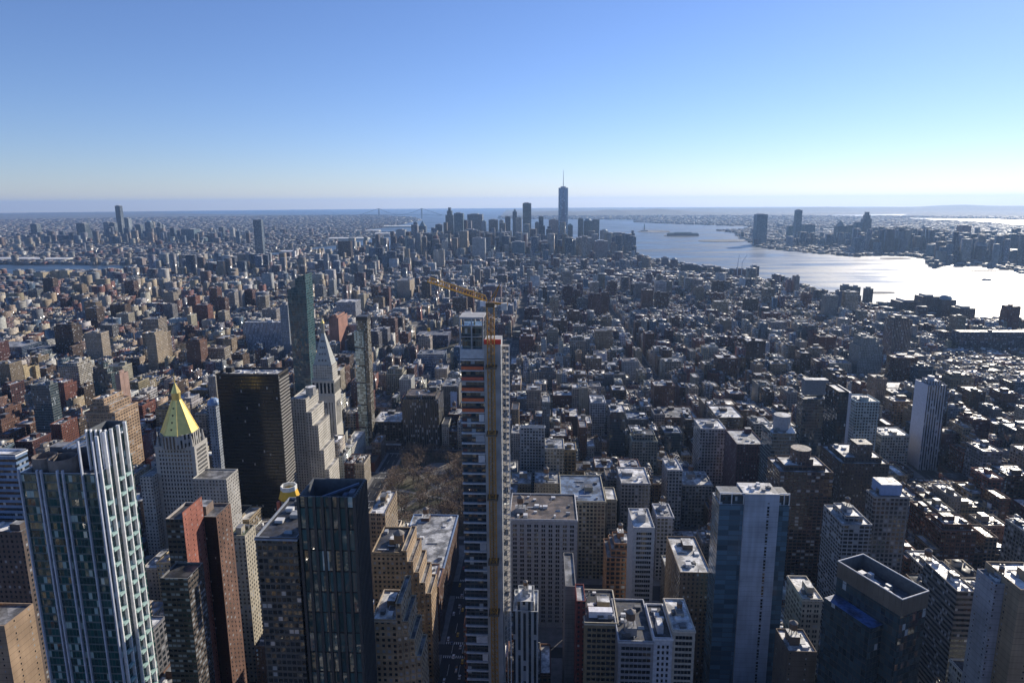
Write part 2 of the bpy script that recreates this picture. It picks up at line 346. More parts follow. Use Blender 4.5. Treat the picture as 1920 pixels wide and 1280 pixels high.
# ---------------------------------------------------------------- setting: water, land, hills, streets
def sheet(name, pts, z, mat, thick=0.0, kind='structure'):
    mb = MB()
    poly = [(p[0], p[1]) for p in pts]
    ar = sum(poly[i][0] * poly[(i + 1) % len(poly)][1] - poly[(i + 1) % len(poly)][0] * poly[i][1] for i in range(len(poly)))
    if ar < 0: poly = poly[::-1]
    if thick: mb.prism(poly, z - thick, z, mat, (1, 1, 1))
    else: mb.face([(x, y, z) for x, y in poly], list(poly), mat, (1, 1, 1))
    o = mb.build(name); o['kind'] = kind; return o
def water_mat():
    m, t, n, l, p = nodes('harbour_water')
    p.inputs['Base Color'].default_value = (.018, .045, .075, 1); p.inputs['Roughness'].default_value = .42; p.inputs['Specular IOR Level'].default_value = 1.0
    geo = n.new('ShaderNodeNewGeometry'); mp = n.new('ShaderNodeMapping'); mp.inputs['Scale'].default_value = (.3, 1, 1); l.new(geo.outputs[0], mp.inputs[0])
    f = noise(n, l, .006, 8, mp.outputs[0])
    l.new(ramp(n, l, f, .38, .62, .3, .55), p.inputs['Roughness'])
    b = n.new('ShaderNodeBump'); b.inputs['Strength'].default_value = .25; b.inputs['Distance'].default_value = 3; l.new(noise(n, l, .03, 6, geo.outputs[0]), b.inputs['Height']); l.new(b.outputs[0], p.inputs['Normal'])
    return m
WATER = water_mat()
def land_mat(name, c1, c2, c3, s):
    m, t, n, l, p = nodes(name); geo = n.new('ShaderNodeNewGeometry')
    a = noise(n, l, s, 8, geo.outputs[0]); v = n.new('ShaderNodeTexVoronoi'); v.inputs['Scale'].default_value = s * 9; l.new(geo.outputs[0], v.inputs['Vector'])
    sv = n.new('ShaderNodeSeparateColor'); l.new(v.outputs['Color'], sv.inputs[0])
    c = mixc(n, l, ramp(n, l, a, .38, .62), c1, c2); c = mixc(n, l, ramp(n, l, sv.outputs[0], .75, .85), c, c3)
    l.new(c, p.inputs['Base Color']); p.inputs['Roughness'].default_value = .9; return m
FARLAND = land_mat('far_land', (.04, .045, .04), (.08, .075, .07), (.2, .19, .18), .0012)
ASPH = plain('asphalt', (.045, .046, .05), .85, var=.25, scale=.05)
PAVE = plain('pavement', (.20, .195, .19), .85, var=.2, scale=.2)
MARK = plain('road_paint', (.7, .7, .66), .7, var=.15)
GRASS = land_mat('winter_lawn', (.055, .06, .03), (.085, .075, .05), (.12, .105, .08), .03)
sheet('water', [far(960, 39000 ) * 0 + Vector((39000 * math.sin(a), 39000 * math.cos(a), 0)) for a in [i * math.pi / 60 for i in range(120)]], -2.0, WATER)
G = ground
man = [Vector((1750, -1500, 0)), Vector((1650, 300, 0))] + [G(*p) for p in ((1990, 632), (1920, 612), (1850, 600), (1790, 592), (1730, 584), (1660, 571), (1600, 560), (1560, 552), (1500, 538), (1440, 524), (1400, 514), (1350, 506), (1300, 499), (1250, 491), (1195, 480), (1150, 473), (1050, 468), (900, 465), (800, 466), (740, 469), (700, 471), (620, 473), (560, 476), (500, 484), (400, 496), (300, 506), (250, 508), (150, 511), (60, 514), (0, 517), (-150, 531))] + [Vector((-2600, 300, 0)), Vector((-2400, -1500, 0))]
sheet('ground', man, 0, ASPH, 4)
bk = [far(290, 30000), far(290, 38000), far(-200, 38000), far(-700, 38000), Vector((-30000, 3000, 0)), Vector((-4500, 600, 0))] + [G(*p) for p in ((-200, 499), (0, 495), (60, 496), (130, 495), (250, 498), (330, 492), (400, 484), (500, 475), (560, 468), (590, 463), (632, 459), (626, 453), (640, 448.5), (680, 448.5), (700, 445), (755, 442.5), (765, 439), (700, 435), (680, 433), (692, 430), (722, 427), (762, 418.5), (787, 413), (778, 408.5), (700, 404), (480, 402.5))]
sheet('brooklyn_land', bk, 0, FARLAND, 4)
nj = [G(*p) for p in ((935, 410), (1060, 411), (1190, 412), (1188, 416.5), (1245, 419), (1420, 425), (1385, 431), (1345, 432.5), (1380, 437), (1385, 447), (1400, 448), (1412, 461), (1450, 467), (1510, 473), (1560, 477), (1600, 481), (1640, 478.5), (1700, 479.5), (1735, 484), (1742, 500), (1758, 502), (1764, 496), (1785, 494), (1793, 498), (1850, 500), (1900, 507), (1917, 513), (1990, 522))] + [Vector((6500, 1500, 0)), Vector((40000, 3000, 0)), far(2600, 38000), far(2200, 38000), far(1600, 38000), far(1020, 38000), far(950, 30000)]
sheet('new_jersey_land', nj, 0, FARLAND, 4)
INLETS = []
INLETS.append([G(*p) for p in ((1535, 403.5), (1640, 402), (1702, 401.5), (1690, 404.5), (1620, 406.5), (1560, 406))])
INLETS.append([G(*p) for p in ((1655, 408), (1780, 409.5), (1920, 412), (2050, 414), (2050, 426), (1900, 423), (1860, 418.5), (1740, 413))])
INLETS.append([G(*p) for p in ((1530, 428), (1600, 429), (1640, 430), (1600, 431.5), (1540, 431))])
for q_ in INLETS: sheet('bay_inlet', q_, .05, WATER)
for cx, cy, rx, ry in ((1226, 434, 31, 1.9), (1278, 441.5, 34, 2.6), (1355, 451.5, 46, 2.0), (1650, 548, 28, 1.4), (1850, 506.5, 42, 1.3), (1680, 484, 30, 1.2)):
    sheet('island' if cx < 1400 else 'pier_deck', [G(cx + rx * math.cos(a), cy + ry * math.sin(a)) for a in [i * math.pi / 12 for i in range(24)]], .6, FARLAND if cx < 1400 else PAVE, 3)
def ridge(name, a, b, wid, hgt, seg=40, seed=1):
    r = random.Random(seed); a = Vector(a); b = Vector(b); d = (b - a); n = Vector((-d.y, d.x, 0)).normalized(); vs = []; fs = []; K = 9
    ph = [r.uniform(0, 6) for _ in range(4)]
    for i in range(seg + 1):
        t = i / seg; e = math.sin(math.pi * t) ** .5 * (0.65 + .15 * math.sin(9 * t + ph[0]) + .12 * math.sin(23 * t + ph[1]) + .08 * math.sin(51 * t + ph[2]))
        for j in range(K):
            s = j / (K - 1); p = a + d * t + n * wid * (s - .5); vs.append((p.x, p.y, .1 + hgt * e * math.sin(math.pi * s) ** 1.5 if 0 < j < K - 1 else -.5))
    for i in range(seg):
        for j in range(K - 1): q = i * K + j; fs.append((q, q + 1, q + K + 1, q + K))
    me = bpy.data.meshes.new(name); me.from_pydata(vs, [], fs); me.materials.append(HILL); o = link(name, me); o['kind'] = 'structure'
    for p_ in me.polygons: p_.use_smooth = True
HILL = land_mat('wooded_hill', (.05, .05, .035), (.085, .075, .055), (.12, .11, .1), .003)
ridge('hills', far(965, 18500), far(1330, 20500), 5200, 150, seed=3)
ridge('hills', far(1250, 26000), far(2300, 31000), 7000, 170, 60, seed=7)
ridge('hills', far(-600, 30000), far(330, 33000), 5000, 50, 60, seed=5)
# street grid
AV = [(-1960, 24), (-1740, 24), (-1500, 26), (-1260, 26), (-1030, 30), (-820, 30), (-620, 30), (-482, 24), (-345, 36), (-205, 26), (-66, 30), (215, 32), (495, 32), (770, 32), (1045, 32), (1320, 32), (1590, 34), (1850, 34)]
ST = [(-760 + 80 * i, 18 if i % 8 else 28) for i in range(90)]
def inpoly(x, y, poly):
    c = False; n = len(poly); j = n - 1
    for i in range(n):
        xi, yi, xj, yj = poly[i][0], poly[i][1], poly[j][0], poly[j][1]
        if (yi > y) != (yj > y) and x < (xj - xi) * (y - yi) / (yj - yi) + xi: c = not c
        j = i
    return c
PARKS = [('madison', -205 + 13, -66 - 15 + 8, 612, 836), ('union', -300, -80, 1392, 1570), ('gramercy', -600, -500, 1010, 1075), ('stuyvesant', -900, -740, 1400, 1560), ('tompkins', -1500, -1260, 2130, 2360), ('washington', 10, 140, 2140, 2230)]
blocks = []
for i in range(len(AV) - 1):
    xa, xb = AV[i][0] + AV[i][1] / 2, AV[i + 1][0] - AV[i + 1][1] / 2
    for j in range(len(ST) - 1):
        ya, yb = ST[j][0] + ST[j][1] / 2, ST[j + 1][0] - ST[j + 1][1] / 2
        if ya < -400 or ya > 5400: continue
        # streets south of the grid bend: shear the far blocks
        if all(inpoly(x, y, man) for x in (xa, xb) for y in (ya, yb)): blocks.append((xa, xb, ya, yb))
mb = MB()
for xa, xb, ya, yb in blocks:
    if yb < 3200: mb.box(xa - 4, xb + 4, ya - 3, yb + 3, -.1, .15, PAVE, (1, 1, 1))
o = mb.build('pavement'); o['kind'] = 'structure'
mb = MB()
for ax, aw in AV:
    if -700 < ax < 800:
        for k in range(0, 60):
            y = 100 + k * 24
            for dx in (-aw * .14, aw * .14): mb.face([(ax + dx - .12, y, .006), (ax + dx + .12, y, .006), (ax + dx + .12, y + 12, .006), (ax + dx - .12, y + 12, .006)], [(0, 0)] * 4, MARK, (1, 1, 1))
        for sy, sw in ST:
            if 60 < sy < 1600:
                for s_ in (-1, 1):
                    for q in range(int(aw / 1.6) - 6):
                        x = ax - aw / 2 + 5 + q * 1.6; y = sy + s_ * (sw / 2 - 1.2)
                        mb.face([(x, y - 1.4, .006), (x + .6, y - 1.4, .006), (x + .6, y + 1.4, .006), (x, y + 1.4, .006)], [(0, 0)] * 4, MARK, (1, 1, 1))
o = mb.build('road_markings'); o['kind'] = 'structure'
mb = MB()
for nm, x0, x1, y0, y1 in PARKS: mb.box(x0, x1, y0, y1, .1, .4, GRASS, (1, 1, 1))
o = mb.build('lawn'); o['kind'] = 'structure'
PATHM = plain('park_path', (.22, .21, .19), .9)
mb = MB()
px0, px1, py0, py1 = PARKS[0][1:]
def strip(a, b, wd, z=.41):
    a = Vector((*a, 0)); b = Vector((*b, 0)); d = (b - a).normalized(); n = Vector((-d.y, d.x, 0)) * wd / 2
    mb.face([(p.x, p.y, z) for p in (a - n, b - n, b + n, a + n)], [(0, 0)] * 4, PATHM, (1, 1, 1))
for k, (a, b, wd) in enumerate((((px0 + 4, py0 + 4), (px1 - 4, py1 - 4), 6), ((px0 + 4, py1 - 30), (px1 - 6, py0 + 40), 5), ((px0 + 4, py0 + 110), (px1 - 4, py0 + 70), 5), ((px0 + 2, py0 + 150), (px1 - 4, py0 + 190), 5))): strip(a, b, wd, .41 + k * .004)
for k, (cx, cy, r1) in enumerate(((px0 + 62, py0 + 45, 16), (px0 + 55, py0 + 170, 20), (px0 + 75, py0 + 108, 12))):
    mb.face([(x, y, .43 + .004 * k) for x, y in ngon(cx, cy, r1, 20)], [(0, 0)] * 20, PATHM, (1, 1, 1))
o = mb.build('path'); o['kind'] = 'structure'
# ---------------------------------------------------------------- surveyed towers (photo px: left, right, top; distance; side edge)
P = place
def T(name, label, cat, xl, xr, yt, Y, side=None, depth=None, style='punch', wall='tan', roof='silver', **k):
    b = P(xl, xr, yt, Y, side, depth); return building(name, label, cat, b, style, wall, roof, **k), b
# --- near row -------------------------------------------------------------
GREENG = facade('green_curtain_wall', 1.55, 3.5, .93, .8, glass=(.014, .058, .056), gr=.05, blind=.1, jit=.035, gspec=1.0, wall=(.10, .13, .13))
def fin_tower():
    b = P(37, 182, 886, 232, side=246); x0, x1, y0, y1, z = b
    root = thing('glass_tower', 'green glass tower with white vertical fins and open crown, at the lower left corner', 'skyscraper', ((x0 + x1) / 2, (y0 + y1) / 2, 0))
    FOOT.append((x0, x1, y0, y1, z)); LAND.append(('the green glass fin tower', 150, 900))
    poly = rect(x0, x1, y0, y1)
    part(MB().shell(poly, inset(poly, .5), 0, z, 2.2, GREENG, (.5, .5, .5), (.6, .6, .6)), 'wall', root)
    part(MB().prism(inset(poly, .5), z - 3, z - 2.2, ROOF, (.12, .12, .13), bottom=True), 'roof', root)
    W = (.72, .73, .76)
    for q in (0.0, .24, .29, .50, .57, .82, 1.0):            # white fins on the street face, shade put into their bluish grey
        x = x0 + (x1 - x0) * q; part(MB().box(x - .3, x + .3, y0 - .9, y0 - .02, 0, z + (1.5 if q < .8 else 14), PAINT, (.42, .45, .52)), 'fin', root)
    cr = MB(); cx = x0 + (x1 - x0) * .72; cp = rect(cx, x1 - .2, y0 + 9, y1 - .2)
    part(MB().shell(cp, inset(cp, .4), z - 2.2, z + 15, 14, GREENG, (.2, .22, .22), (.12, .13, .14)), 'crown', root)
    n = 5
    for q in range(n):                                        # fins on the sunny face and round the crown
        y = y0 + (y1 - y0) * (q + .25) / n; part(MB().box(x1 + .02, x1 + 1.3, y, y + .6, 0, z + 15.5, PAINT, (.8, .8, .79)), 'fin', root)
    for q in range(5):
        x = cx + (x1 - cx) * q / 4.4; part(MB().box(x, x + .5, y0 + 8.0, y0 + 8.98, z - 2.2, z + 15.6, PAINT, (.78, .78, .78)), 'fin', root)
    k = 0
    for fl in range(0, 34):                                   # small corner balconies
        zz = z - 8 - fl * 6.9
        if zz < 100: break
        for q in (0, 2, 3):
            if k >= 60: break
            yy = y0 + (y1 - y0) * (q + .55) / n; part(MB().box(x1 + .02, x1 + 1.5, yy, yy + (y1 - y0) / n * .7, zz, zz + 1.1, PAINT, (.35, .5, .47), bottom=True), 'balcony', root); k += 1
    for i, (tx, ty, r_) in enumerate(((.16, .35, 4.6), (.42, .3, 5.2))):
        X, Y = x0 + (x1 - x0) * tx, y0 + (y1 - y0) * ty
        mb = MB().shell(ngon(X, Y, r_, 20), ngon(X, Y, r_ - .4, 20), z - 2.2, z + 4.5, 3, MATTE, (.2, .17, .15)); part(mb, 'cooling_tower', root)
        part(MB().prism(ngon(X, Y, r_ - .5, 20), z + .6, z + 1, MATTE, (.10, .09, .09)), 'fan_deck', root)
    part(MB().box(x0 + 3, cx - 2, y0 + (y1 - y0) * .6, y1 - 3, z - 2.2, z + 6, MATTE, (.10, .10, .11), ROOF, RT['grey']), 'mechanical_screen', root)
    for i in range(3):
        part(MB().beam((x0 + 10 + i * 2, y1 - 10, z + 6), (x0 + 20 + i * 7, y1 - 6, z + 12), .6, PAINT, (.7, .72, .75)), 'window_cleaning_arm', root)
fin_tower()
def brick_slab():
    b = P(310, 342, 972, 300, side=378); x0, x1, y0, y1, z = b
    root = thing('apartment_tower', 'red brick slab tower with dark stepped rear wing, right of the green fin tower', 'apartment tower', ((x0 + x1) / 2, y0, 0))
    LAND.append(('the red brick slab', 345, 1000))
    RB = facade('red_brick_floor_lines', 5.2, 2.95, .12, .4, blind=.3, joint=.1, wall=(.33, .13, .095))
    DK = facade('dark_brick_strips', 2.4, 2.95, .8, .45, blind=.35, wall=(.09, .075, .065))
    poly = rect(x0, x1, y0, y1)
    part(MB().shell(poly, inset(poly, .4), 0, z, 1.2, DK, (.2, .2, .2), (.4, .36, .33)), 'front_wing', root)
    part(MB().prism(inset(poly, .4), z - 1.8, z - 1.2, ROOF, RT['dark'], bottom=True), 'roof', root)
    part(MB().box(x1 + .003, x1 + .35, y0, y1, 0, z + 3.5, RB, (.3, .12, .09)), 'brick_end_wall', root)
    a = P(378, 404, 968, y1 + .01, side=431); X1 = a[1]
    pl = rect(x0, X1, y1 + .01, a[3]); z2 = a[4]
    part(MB().shell(pl, inset(pl, .4), 0, z2, 1.2, facade('shade_toned_brick_wall', 4, 2.95, .15, .4, blind=.1, joint=.08, wall=(.035, .03, .028)), (.1, .1, .1), (.3, .26, .22)), 'rear_wing', root)  # shade of the north front put into near-black brick; sunlit side gets its own brown
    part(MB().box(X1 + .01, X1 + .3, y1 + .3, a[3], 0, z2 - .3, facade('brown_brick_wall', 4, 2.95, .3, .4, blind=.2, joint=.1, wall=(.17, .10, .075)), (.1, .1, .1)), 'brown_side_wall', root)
    part(MB().prism(inset(pl, .4), z2 - 1.8, z2 - 1.2, ROOF, RT['grey'], bottom=True), 'roof', root)
    part(MB().box(x0 + 2, x0 + 9, y1 + 4, y1 + 12, z2 - 1.2, z2 + 4, MATTE, (.2, .15, .12), ROOF, RT['silver']), 'bulkhead', root)
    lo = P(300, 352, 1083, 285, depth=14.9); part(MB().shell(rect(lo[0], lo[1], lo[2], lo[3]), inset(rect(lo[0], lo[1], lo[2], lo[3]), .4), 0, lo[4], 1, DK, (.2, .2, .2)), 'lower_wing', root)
    part(MB().prism(inset(rect(lo[0], lo[1], lo[2], lo[3]), .4), lo[4] - 1.5, lo[4] - 1, ROOF, RT['dark'], bottom=True), 'roof', root)
    FOOT.append((lo[0], X1, 285, a[3], z))
brick_slab()
def ribbed_glass():
    b = P(559, 664, 930, 262, side=686); x0, x1, y0, y1, z = b
    root = thing('glass_tower', 'dark green glass tower with black piers and open hollow crown, left of centre', 'skyscraper', ((x0 + x1) / 2, (y0 + y1) / 2, 0))
    FOOT.append((x0, x1, y0, y1, z)); LAND.append(('the hollow crowned dark glass tower', 620, 950))
    GL = facade('dark_mirror_wall', 3.1, 10.5, .97, .93, glass=(.05, .10, .10), gr=.03, blind=.07, jit=.07, gspec=1.0, wall=(.02, .022, .024))  # the lighter panes imitate patches of reflected light, not drawn blinds
    poly = rect(x0, x1, y0, y1)
    part(MB().shell(poly, inset(poly, .7), 0, z, 9, GL, (.03, .03, .03), (.10, .11, .12)), 'wall', root)
    part(MB().prism(inset(poly, .7), z - 10, z - 9, ROOF, (.10, .12, .16), bottom=True), 'roof', root)
    for q in range(8):
        x = x0 + (x1 - x0) * q / 7; part(MB().box(x - .6, x + .6, y0 - .9, y0 - .01, 0, z + .3, PAINT, (.035, .04, .045)), 'pier', root)
    for q in range(9):
        y = y0 + (y1 - y0) * (q + .3) / 9.2; part(MB().box(x1 + .01, x1 + .9, y, y + .7, 0, z + .3, PAINT, (.05, .055, .06)), 'pier', root)
    rd = random.Random(4)
    for q in range(7):
        ux, uy = rd.uniform(x0 + 2, x1 - 6), rd.uniform(y0 + 3, y1 - 5); part(MB().box(ux, ux + rd.uniform(2, 4), uy, uy + rd.uniform(2, 5), z - 9, z - rd.uniform(3, 6), PAINT, rd.choice([(.12, .17, .27), (.3, .33, .38), (.16, .2, .28)])), 'rooftop_unit', root)
    part(MB().beam((x0 + 4, y0 + 6, z - 5), (x1 - 2, y1 - 4, z - .5), .9, PAINT, (.12, .16, .24)), 'window_cleaning_arm', root)
ribbed_glass()
MIR = facade('reflecting_office_wall', 2.4, 3.3, .8, .62, glass=(.03, .032, .032), gr=.04, blind=.04, jit=.05, gspec=1.0, wall=(.10, .092, .082))
T('office_tower', 'dark tower of reflecting window grid standing left of the hollow crowned glass tower', 'office tower', 478, 556, 1006, 262, depth=40, style=MIR, wall='dark', roof='dark', trim=(.25, .28, .34), n=5, tk=False, bulk=False, short='the dark reflecting window tower')
def hat_tower():
    b = P(519, 549, 942, 335, depth=14); x0, x1, y0, y1, z = b; cx, cy = (x0 + x1) / 2, (y0 + y1) / 2; r = (x1 - x0) / 2
    root = thing('construction_tower', 'slim tower under construction wearing a yellow hood with white rim', 'construction tower', (cx, cy, 0)); LAND.append(('the yellow hooded tower', 534, 940))
    part(MB().prism(ngon(cx, cy, r, 16), 0, z, facade('curved_glass_netting', 1.6, 3.2, .75, .7, glass=(.12, .2, .2), wall=(.4, .38, .36)), (.5, .3, .25)), 'wall', root)
    h = b[0]; zt = at_y(534, 922, 335).z
    part(MB().prism(ngon(cx, cy, r * 1.3, 8, R(22.5)), z, z + (zt - z) * .75, PAINT, (.72, .42, .03), poly2=ngon(cx, cy, r * .98, 8, R(22.5)), bottom=True), 'hood', root)
    pp = ngon(cx, cy, r * .99, 8, R(22.5)); part(MB().shell(pp, inset(pp, .5), z + (zt - z) * .75, zt + 1, 2, PAINT, (.75, .75, .7)), 'hood_rim', root)
    for s_ in (-1, 1): part(MB().box(cx + s_ * r * 1.0 - .9, cx + s_ * r + .9, cy - r - .8, cy - r + 1.2, z - 24, z - .5, PAINT, (.5, .14, .09)), 'safety_net', root)
    FOOT.append((x0, x1, y0, y1, z))
hat_tower()
GOLDST = facade('golden_brick_wall', 3.0, 3.4, .5, .5, blind=.25, wall=(.36, .26, .165), group=4)
b = P(697, 752, 1034, 385, depth=34); r1 = building('apartment_tower', 'golden brick stepped tower with green capped water tank left of the tall construction tower', 'apartment tower', b, GOLDST, (.36, .235, .12), 'dark', n=4, trim=(.42, .32, .2), tk=False, short='the golden stepped tower')
x0, x1, y0, y1, z = b
def steps(root, x0, y0, y1, z, n, dx, dz, m, tint):
    for k in range(n):
        X0 = x0 + dx * k; Z = z - dz * k
        pl = rect(X0 + .002 * k, X0 + dx, y0 + .5 + k * 1.1, y1 - k * 1.5); part(MB().shell(pl, inset(pl, .35), 0, Z, 1, m, tint, (.45, .36, .25)), 'stepped_wing', root)
        part(MB().prism(inset(pl, .35), Z - 1.5, Z - 1, ROOF, RT['grey'], bottom=True), 'roof', root)
xe = at_y(806, 1120, 385).x
steps(r1, x1 + .01, y0, y1, z + 1, 5, (xe - x1) / 5, 8.5, GOLDST, (.36, .235, .12))
tank(r1, x1 - 3, y0 + 8, z - 1, 1.7, (.3, .2, .12))
b = P(697, 742, 1160, 292, depth=26); r2 = building('apartment_building', 'buff brick building with descending terraces at the bottom, left of the wide avenue', 'apartment building', b, GOLDST, (.30, .21, .13), 'white', n=4, trim=(.45, .37, .28), short='the buff terraced building')
steps(r2, b[1] + .01, b[2], b[3], b[4] + 9, 4, 3.0, 11, GOLDST, (.36, .235, .12))
T('loft_building', 'white roofed brown building with blue edged parapet beside the wide avenue', 'loft building', 735, 832, 1062, 480, depth=92, style='pair', wall=(.16, .10, .075), roof='silver', trim=(.2, .3, .48), n=10, short='the white roofed avenue block')
T('loft_building', 'grey loft with red and white rooftop clutter by the bare park', 'loft building', 690, 722, 962, 440, side=744, style='pair', wall='tan', roof='white', n=10, short='the cluttered park side loft')
# --- tower under construction and its crane --------------------------------
def site():
    Y = 340.; a = at_y(863, 700, Y); bR = at_y(908, 700, Y); c = at_y(939, 700, Y); d = at_y(955, 700, Y)
    x0, x1, x2, x3 = a.x, bR.x, c.x, d.x; D = 16.0
    zc = at_y(885, 672, Y).z; ztop = at_y(885, 598, Y).z; zcore = at_y(920, 640, Y).z
    root = thing('construction_tower', 'tall slim concrete tower under construction with orange formwork storeys, centre foreground', 'construction tower', ((x0 + x1) / 2, Y, 0))
    FOOT.append((x0, x3, Y - 6, Y + D + 4, ztop)); LAND.append(('the tall construction tower', 885, 760))
    CON = plain('raw_concrete', (.36, .37, .38), .8, var=.25, scale=.12)
    fh = 6.1; zs = zc; k = 0
    part(MB().box(x0 + .4, x1 - .02, Y + 1.2, Y + D, 0, zc - 1, facade('deep_glazing', 2.6, fh, .86, .8, glass=(.02, .035, .045), gr=.04, blind=.06, jit=.04, gspec=1, wall=(.06, .065, .07)), (.3, .3, .3)), 'wall', root)
    part(MB().box(x1, x2, Y, Y + D, 0, zcore, CON, (1, 1, 1)), 'concrete_core', root)
    part(MB().box(x1 + .1, x2 + .3, Y - .5, Y - .02, zcore - 1.5, zcore + 1.2, PAINT, (.62, .06, .04)), 'safety_net', root)
    rd = random.Random(8)
    while zs > 60 and k < 44:
        zs -= fh * (1 if k else .2); k += 1
        orange = 1 < k < 7
        part(MB().box(x0, x1 - .02, Y - .15, Y + 1.18, zs, zs + (.7 if orange else .75), CON if orange else PAINT, (.5, .52, .55), bottom=True), 'floor_slab', root)
        if orange:
            part(MB().box(x0 + .5, x1 - .5, Y + .3, Y + 1.1, zs + .75, zs + 2.6, PAINT, rd.choice([(.55, .13, .05), (.5, .2, .1), (.45, .10, .06)])), 'formwork_panel', root)
        elif rd.random() < .3:
            xs = x0 + rd.uniform(.45, .75) * (x1 - x0); part(MB().box(xs, x1 - .3, Y + .35, Y + 1.1, zs + 1.15, zs + fh - .6, PAINT, rd.choice([(.55, .58, .62), (.35, .38, .42), (.62, .64, .66)])), 'cladding_panel', root)
    part(MB().box(x0, x1 - .02, Y, Y + D, zc, zc + 5.2, PAINT, (.42, .46, .5)), 'blank_storey', root)
    part(MB().box(x0 + 1.2, x1 - 1, Y + 2, Y + D - 1, zc + 5.3, ztop - 4, FAC['glass'], (.16, .2, .19)), 'unfinished_storeys', root)
    for xx in (x0 + .4, (x0 + x1) / 2, x1 - .5):
        for yy in (Y + .4, Y + D - .4): part(MB().box(xx - .35, xx + .35, yy - .35, yy + .35, zc + 5.2, ztop, CON, (1, 1, 1)), 'column', root)
    for zz in (zc + 12, zc + 18): part(MB().box(x0, x1, Y + .02, Y + .5, zz, zz + .5, CON, (1, 1, 1), bottom=True), 'beam', root)
    part(MB().box(x0, x1, Y, Y + D, ztop, ztop + 1, CON, (1, 1, 1), bottom=True), 'top_deck', root)
    # hoist scaffold
    h = thing('hoist_scaffold', 'grey scaffold and material hoist clinging to the right edge of the tall construction tower', 'scaffold', ((x2 + x3) / 2, Y, 0))
    zt = at_y(946, 650, Y).z; SC = (.42, .42, .40)
    for xx in (x2 + .7, (x2 + x3) / 2 + .3, x3 - .2):
        for yy in (Y - .2, Y + 5): part(MB().beam((xx, yy, 0), (xx, yy, zt), .28, PAINT, (.7, .7, .68) if xx > x3 - 1 else SC), 'upright', h)
    zz = zt; k = 0
    while zz > 78 and k < 56:
        part(MB().box(x2 + .65, x3 - .3, Y - .1, Y + 4.9, zz, zz + .25, MATTE, (.3, .28, .25), bottom=True), 'deck', h)
        part(MB().beam((x2 + .8, Y - .25, zz - 3.1), (x3 - .3, Y - .25, zz - .1) , .22, PAINT, SC), 'brace', h)
        if k % 2 and k < 56: part(MB().box(x2 + 1.2, x2 + 1.2 + rd.uniform(1.2, 2.6), Y + .4, Y + 3.8, zz - 3.0, zz - .7, MATTE, rd.choice([(.32, .28, .22), (.2, .2, .2), (.45, .42, .38)])), 'crate', h)
        zz -= 3.3; k += 1
    # crane
    CR = (.46, .23, .035); mx = (at_y(912, 640, Y).x + at_y(931, 640, Y).x) / 2; my = Y - 4.0; hw = 1.9
    zt = at_y(920, 575, Y - 4).z
    root = thing('tower_crane', 'orange yellow lattice tower crane fixed to the tall construction tower, jib swung left', 'crane', (mx, my, 0)); LAND.append(('the orange tower crane', 922, 575))
    zz = 40.0
    MBc = MB()
    for sx in (-hw, hw):
        for sy in (-hw, hw): MBc.beam((mx + sx, my + sy, 0), (mx + sx, my + sy, zt), .32, PAINT, CR)
    while zz < zt - 3:
        for (ax, ay), (bx, by) in (((-hw, -hw), (hw, -hw)), ((hw, -hw), (hw, hw)), ((hw, hw), (-hw, hw)), ((-hw, hw), (-hw, -hw))):
            MBc.beam((mx + ax, my + ay, zz), (mx + bx, my + by, zz), .2, PAINT, CR); MBc.beam((mx + ax, my + ay, zz), (mx + bx, my + by, zz + 3.8), .18, PAINT, CR)
            MBc.beam((mx + bx, my + by, zz), (mx + ax, my + ay, zz + 3.8), .14, PAINT, CR)
        zz += 3.8
    part(MBc, 'mast', root)
    part(MB().box(mx - .35, mx + .35, my + .6, my + .9, 0, zt - 6, PAINT, (.20, .12, .04)), 'climbing_ladder', root)
    for yy in (690, 815, 935, 1055, 1150):
        z_ = at_y(920, yy, my).z; part(MB().box(mx - 3.1, mx + 3.1, my - 2.6, Y + .1, z_, z_ + 1, PAINT, (.12, .09, .06), bottom=True), 'tie_collar', root)
    part(MB().box(mx - 2.3, mx + 2.3, my - 2.3, my + 2.3, zt, zt + 2.4, PAINT, (.12, .08, .04), bottom=True), 'slewing_ring', root)
    part(MB().box(mx - 5.4, mx - 2.6, my - 1.2, my + 1.2, zt + .4, zt + 3.2, PAINT, (.75, .76, .78), bottom=True), 'cab', root)
    tip = at_y(801, 528, Y + 6); foot = Vector((mx - 2, my, zt + 3))
    J = MB(); d_ = (tip - foot); n = 22; pr = Vector((0, 1, 0))
    up = d_.cross(pr).normalized(); up = up if up.z > 0 else -up
    ch = []
    for k in range(n + 1):
        t = k / n; w_ = 1.25 if 0 < k < n else .25; p = foot + d_ * t; ch.append([p + pr * w_, p - pr * w_, p + up * w_ * 2.2])
    for k in range(n):
        for i in range(3): J.beam(ch[k][i], ch[k + 1][i], .38, PAINT, (.62, .34, .05)); J.beam(ch[k][i], ch[k + 1][(i + 1) % 3], .24, PAINT, (.62, .34, .05))
    part(J, 'jib', root)
    top = at_y(937, 533, my); A = MB(); A.beam((mx - 1, my - 1.5, zt + 2.4), top, .45, PAINT, CR); A.beam((mx + 1.5, my + 1.5, zt + 2.4), top, .45, PAINT, CR); part(A, 'a_frame', root)
    part(MB().beam(top, foot + d_ * .93 + up * 2, .16, PAINT, (.1, .08, .06)), 'pendant_cable', root)
    cj = at_y(952, 571, my); part(MB().beam((mx, my, zt + 2.2), cj, 1.1, PAINT, CR), 'counter_jib', root); part(MB().beam(top, cj, .18, PAINT, (.1, .08, .06)), 'back_stay', root)
    part(MB().box(cj.x - 3.6, cj.x - .3, my - 1.3, my + 1.3, cj.z - 3, cj.z + .8, MATTE, (.62, .6, .56), bottom=True), 'counterweight', root)
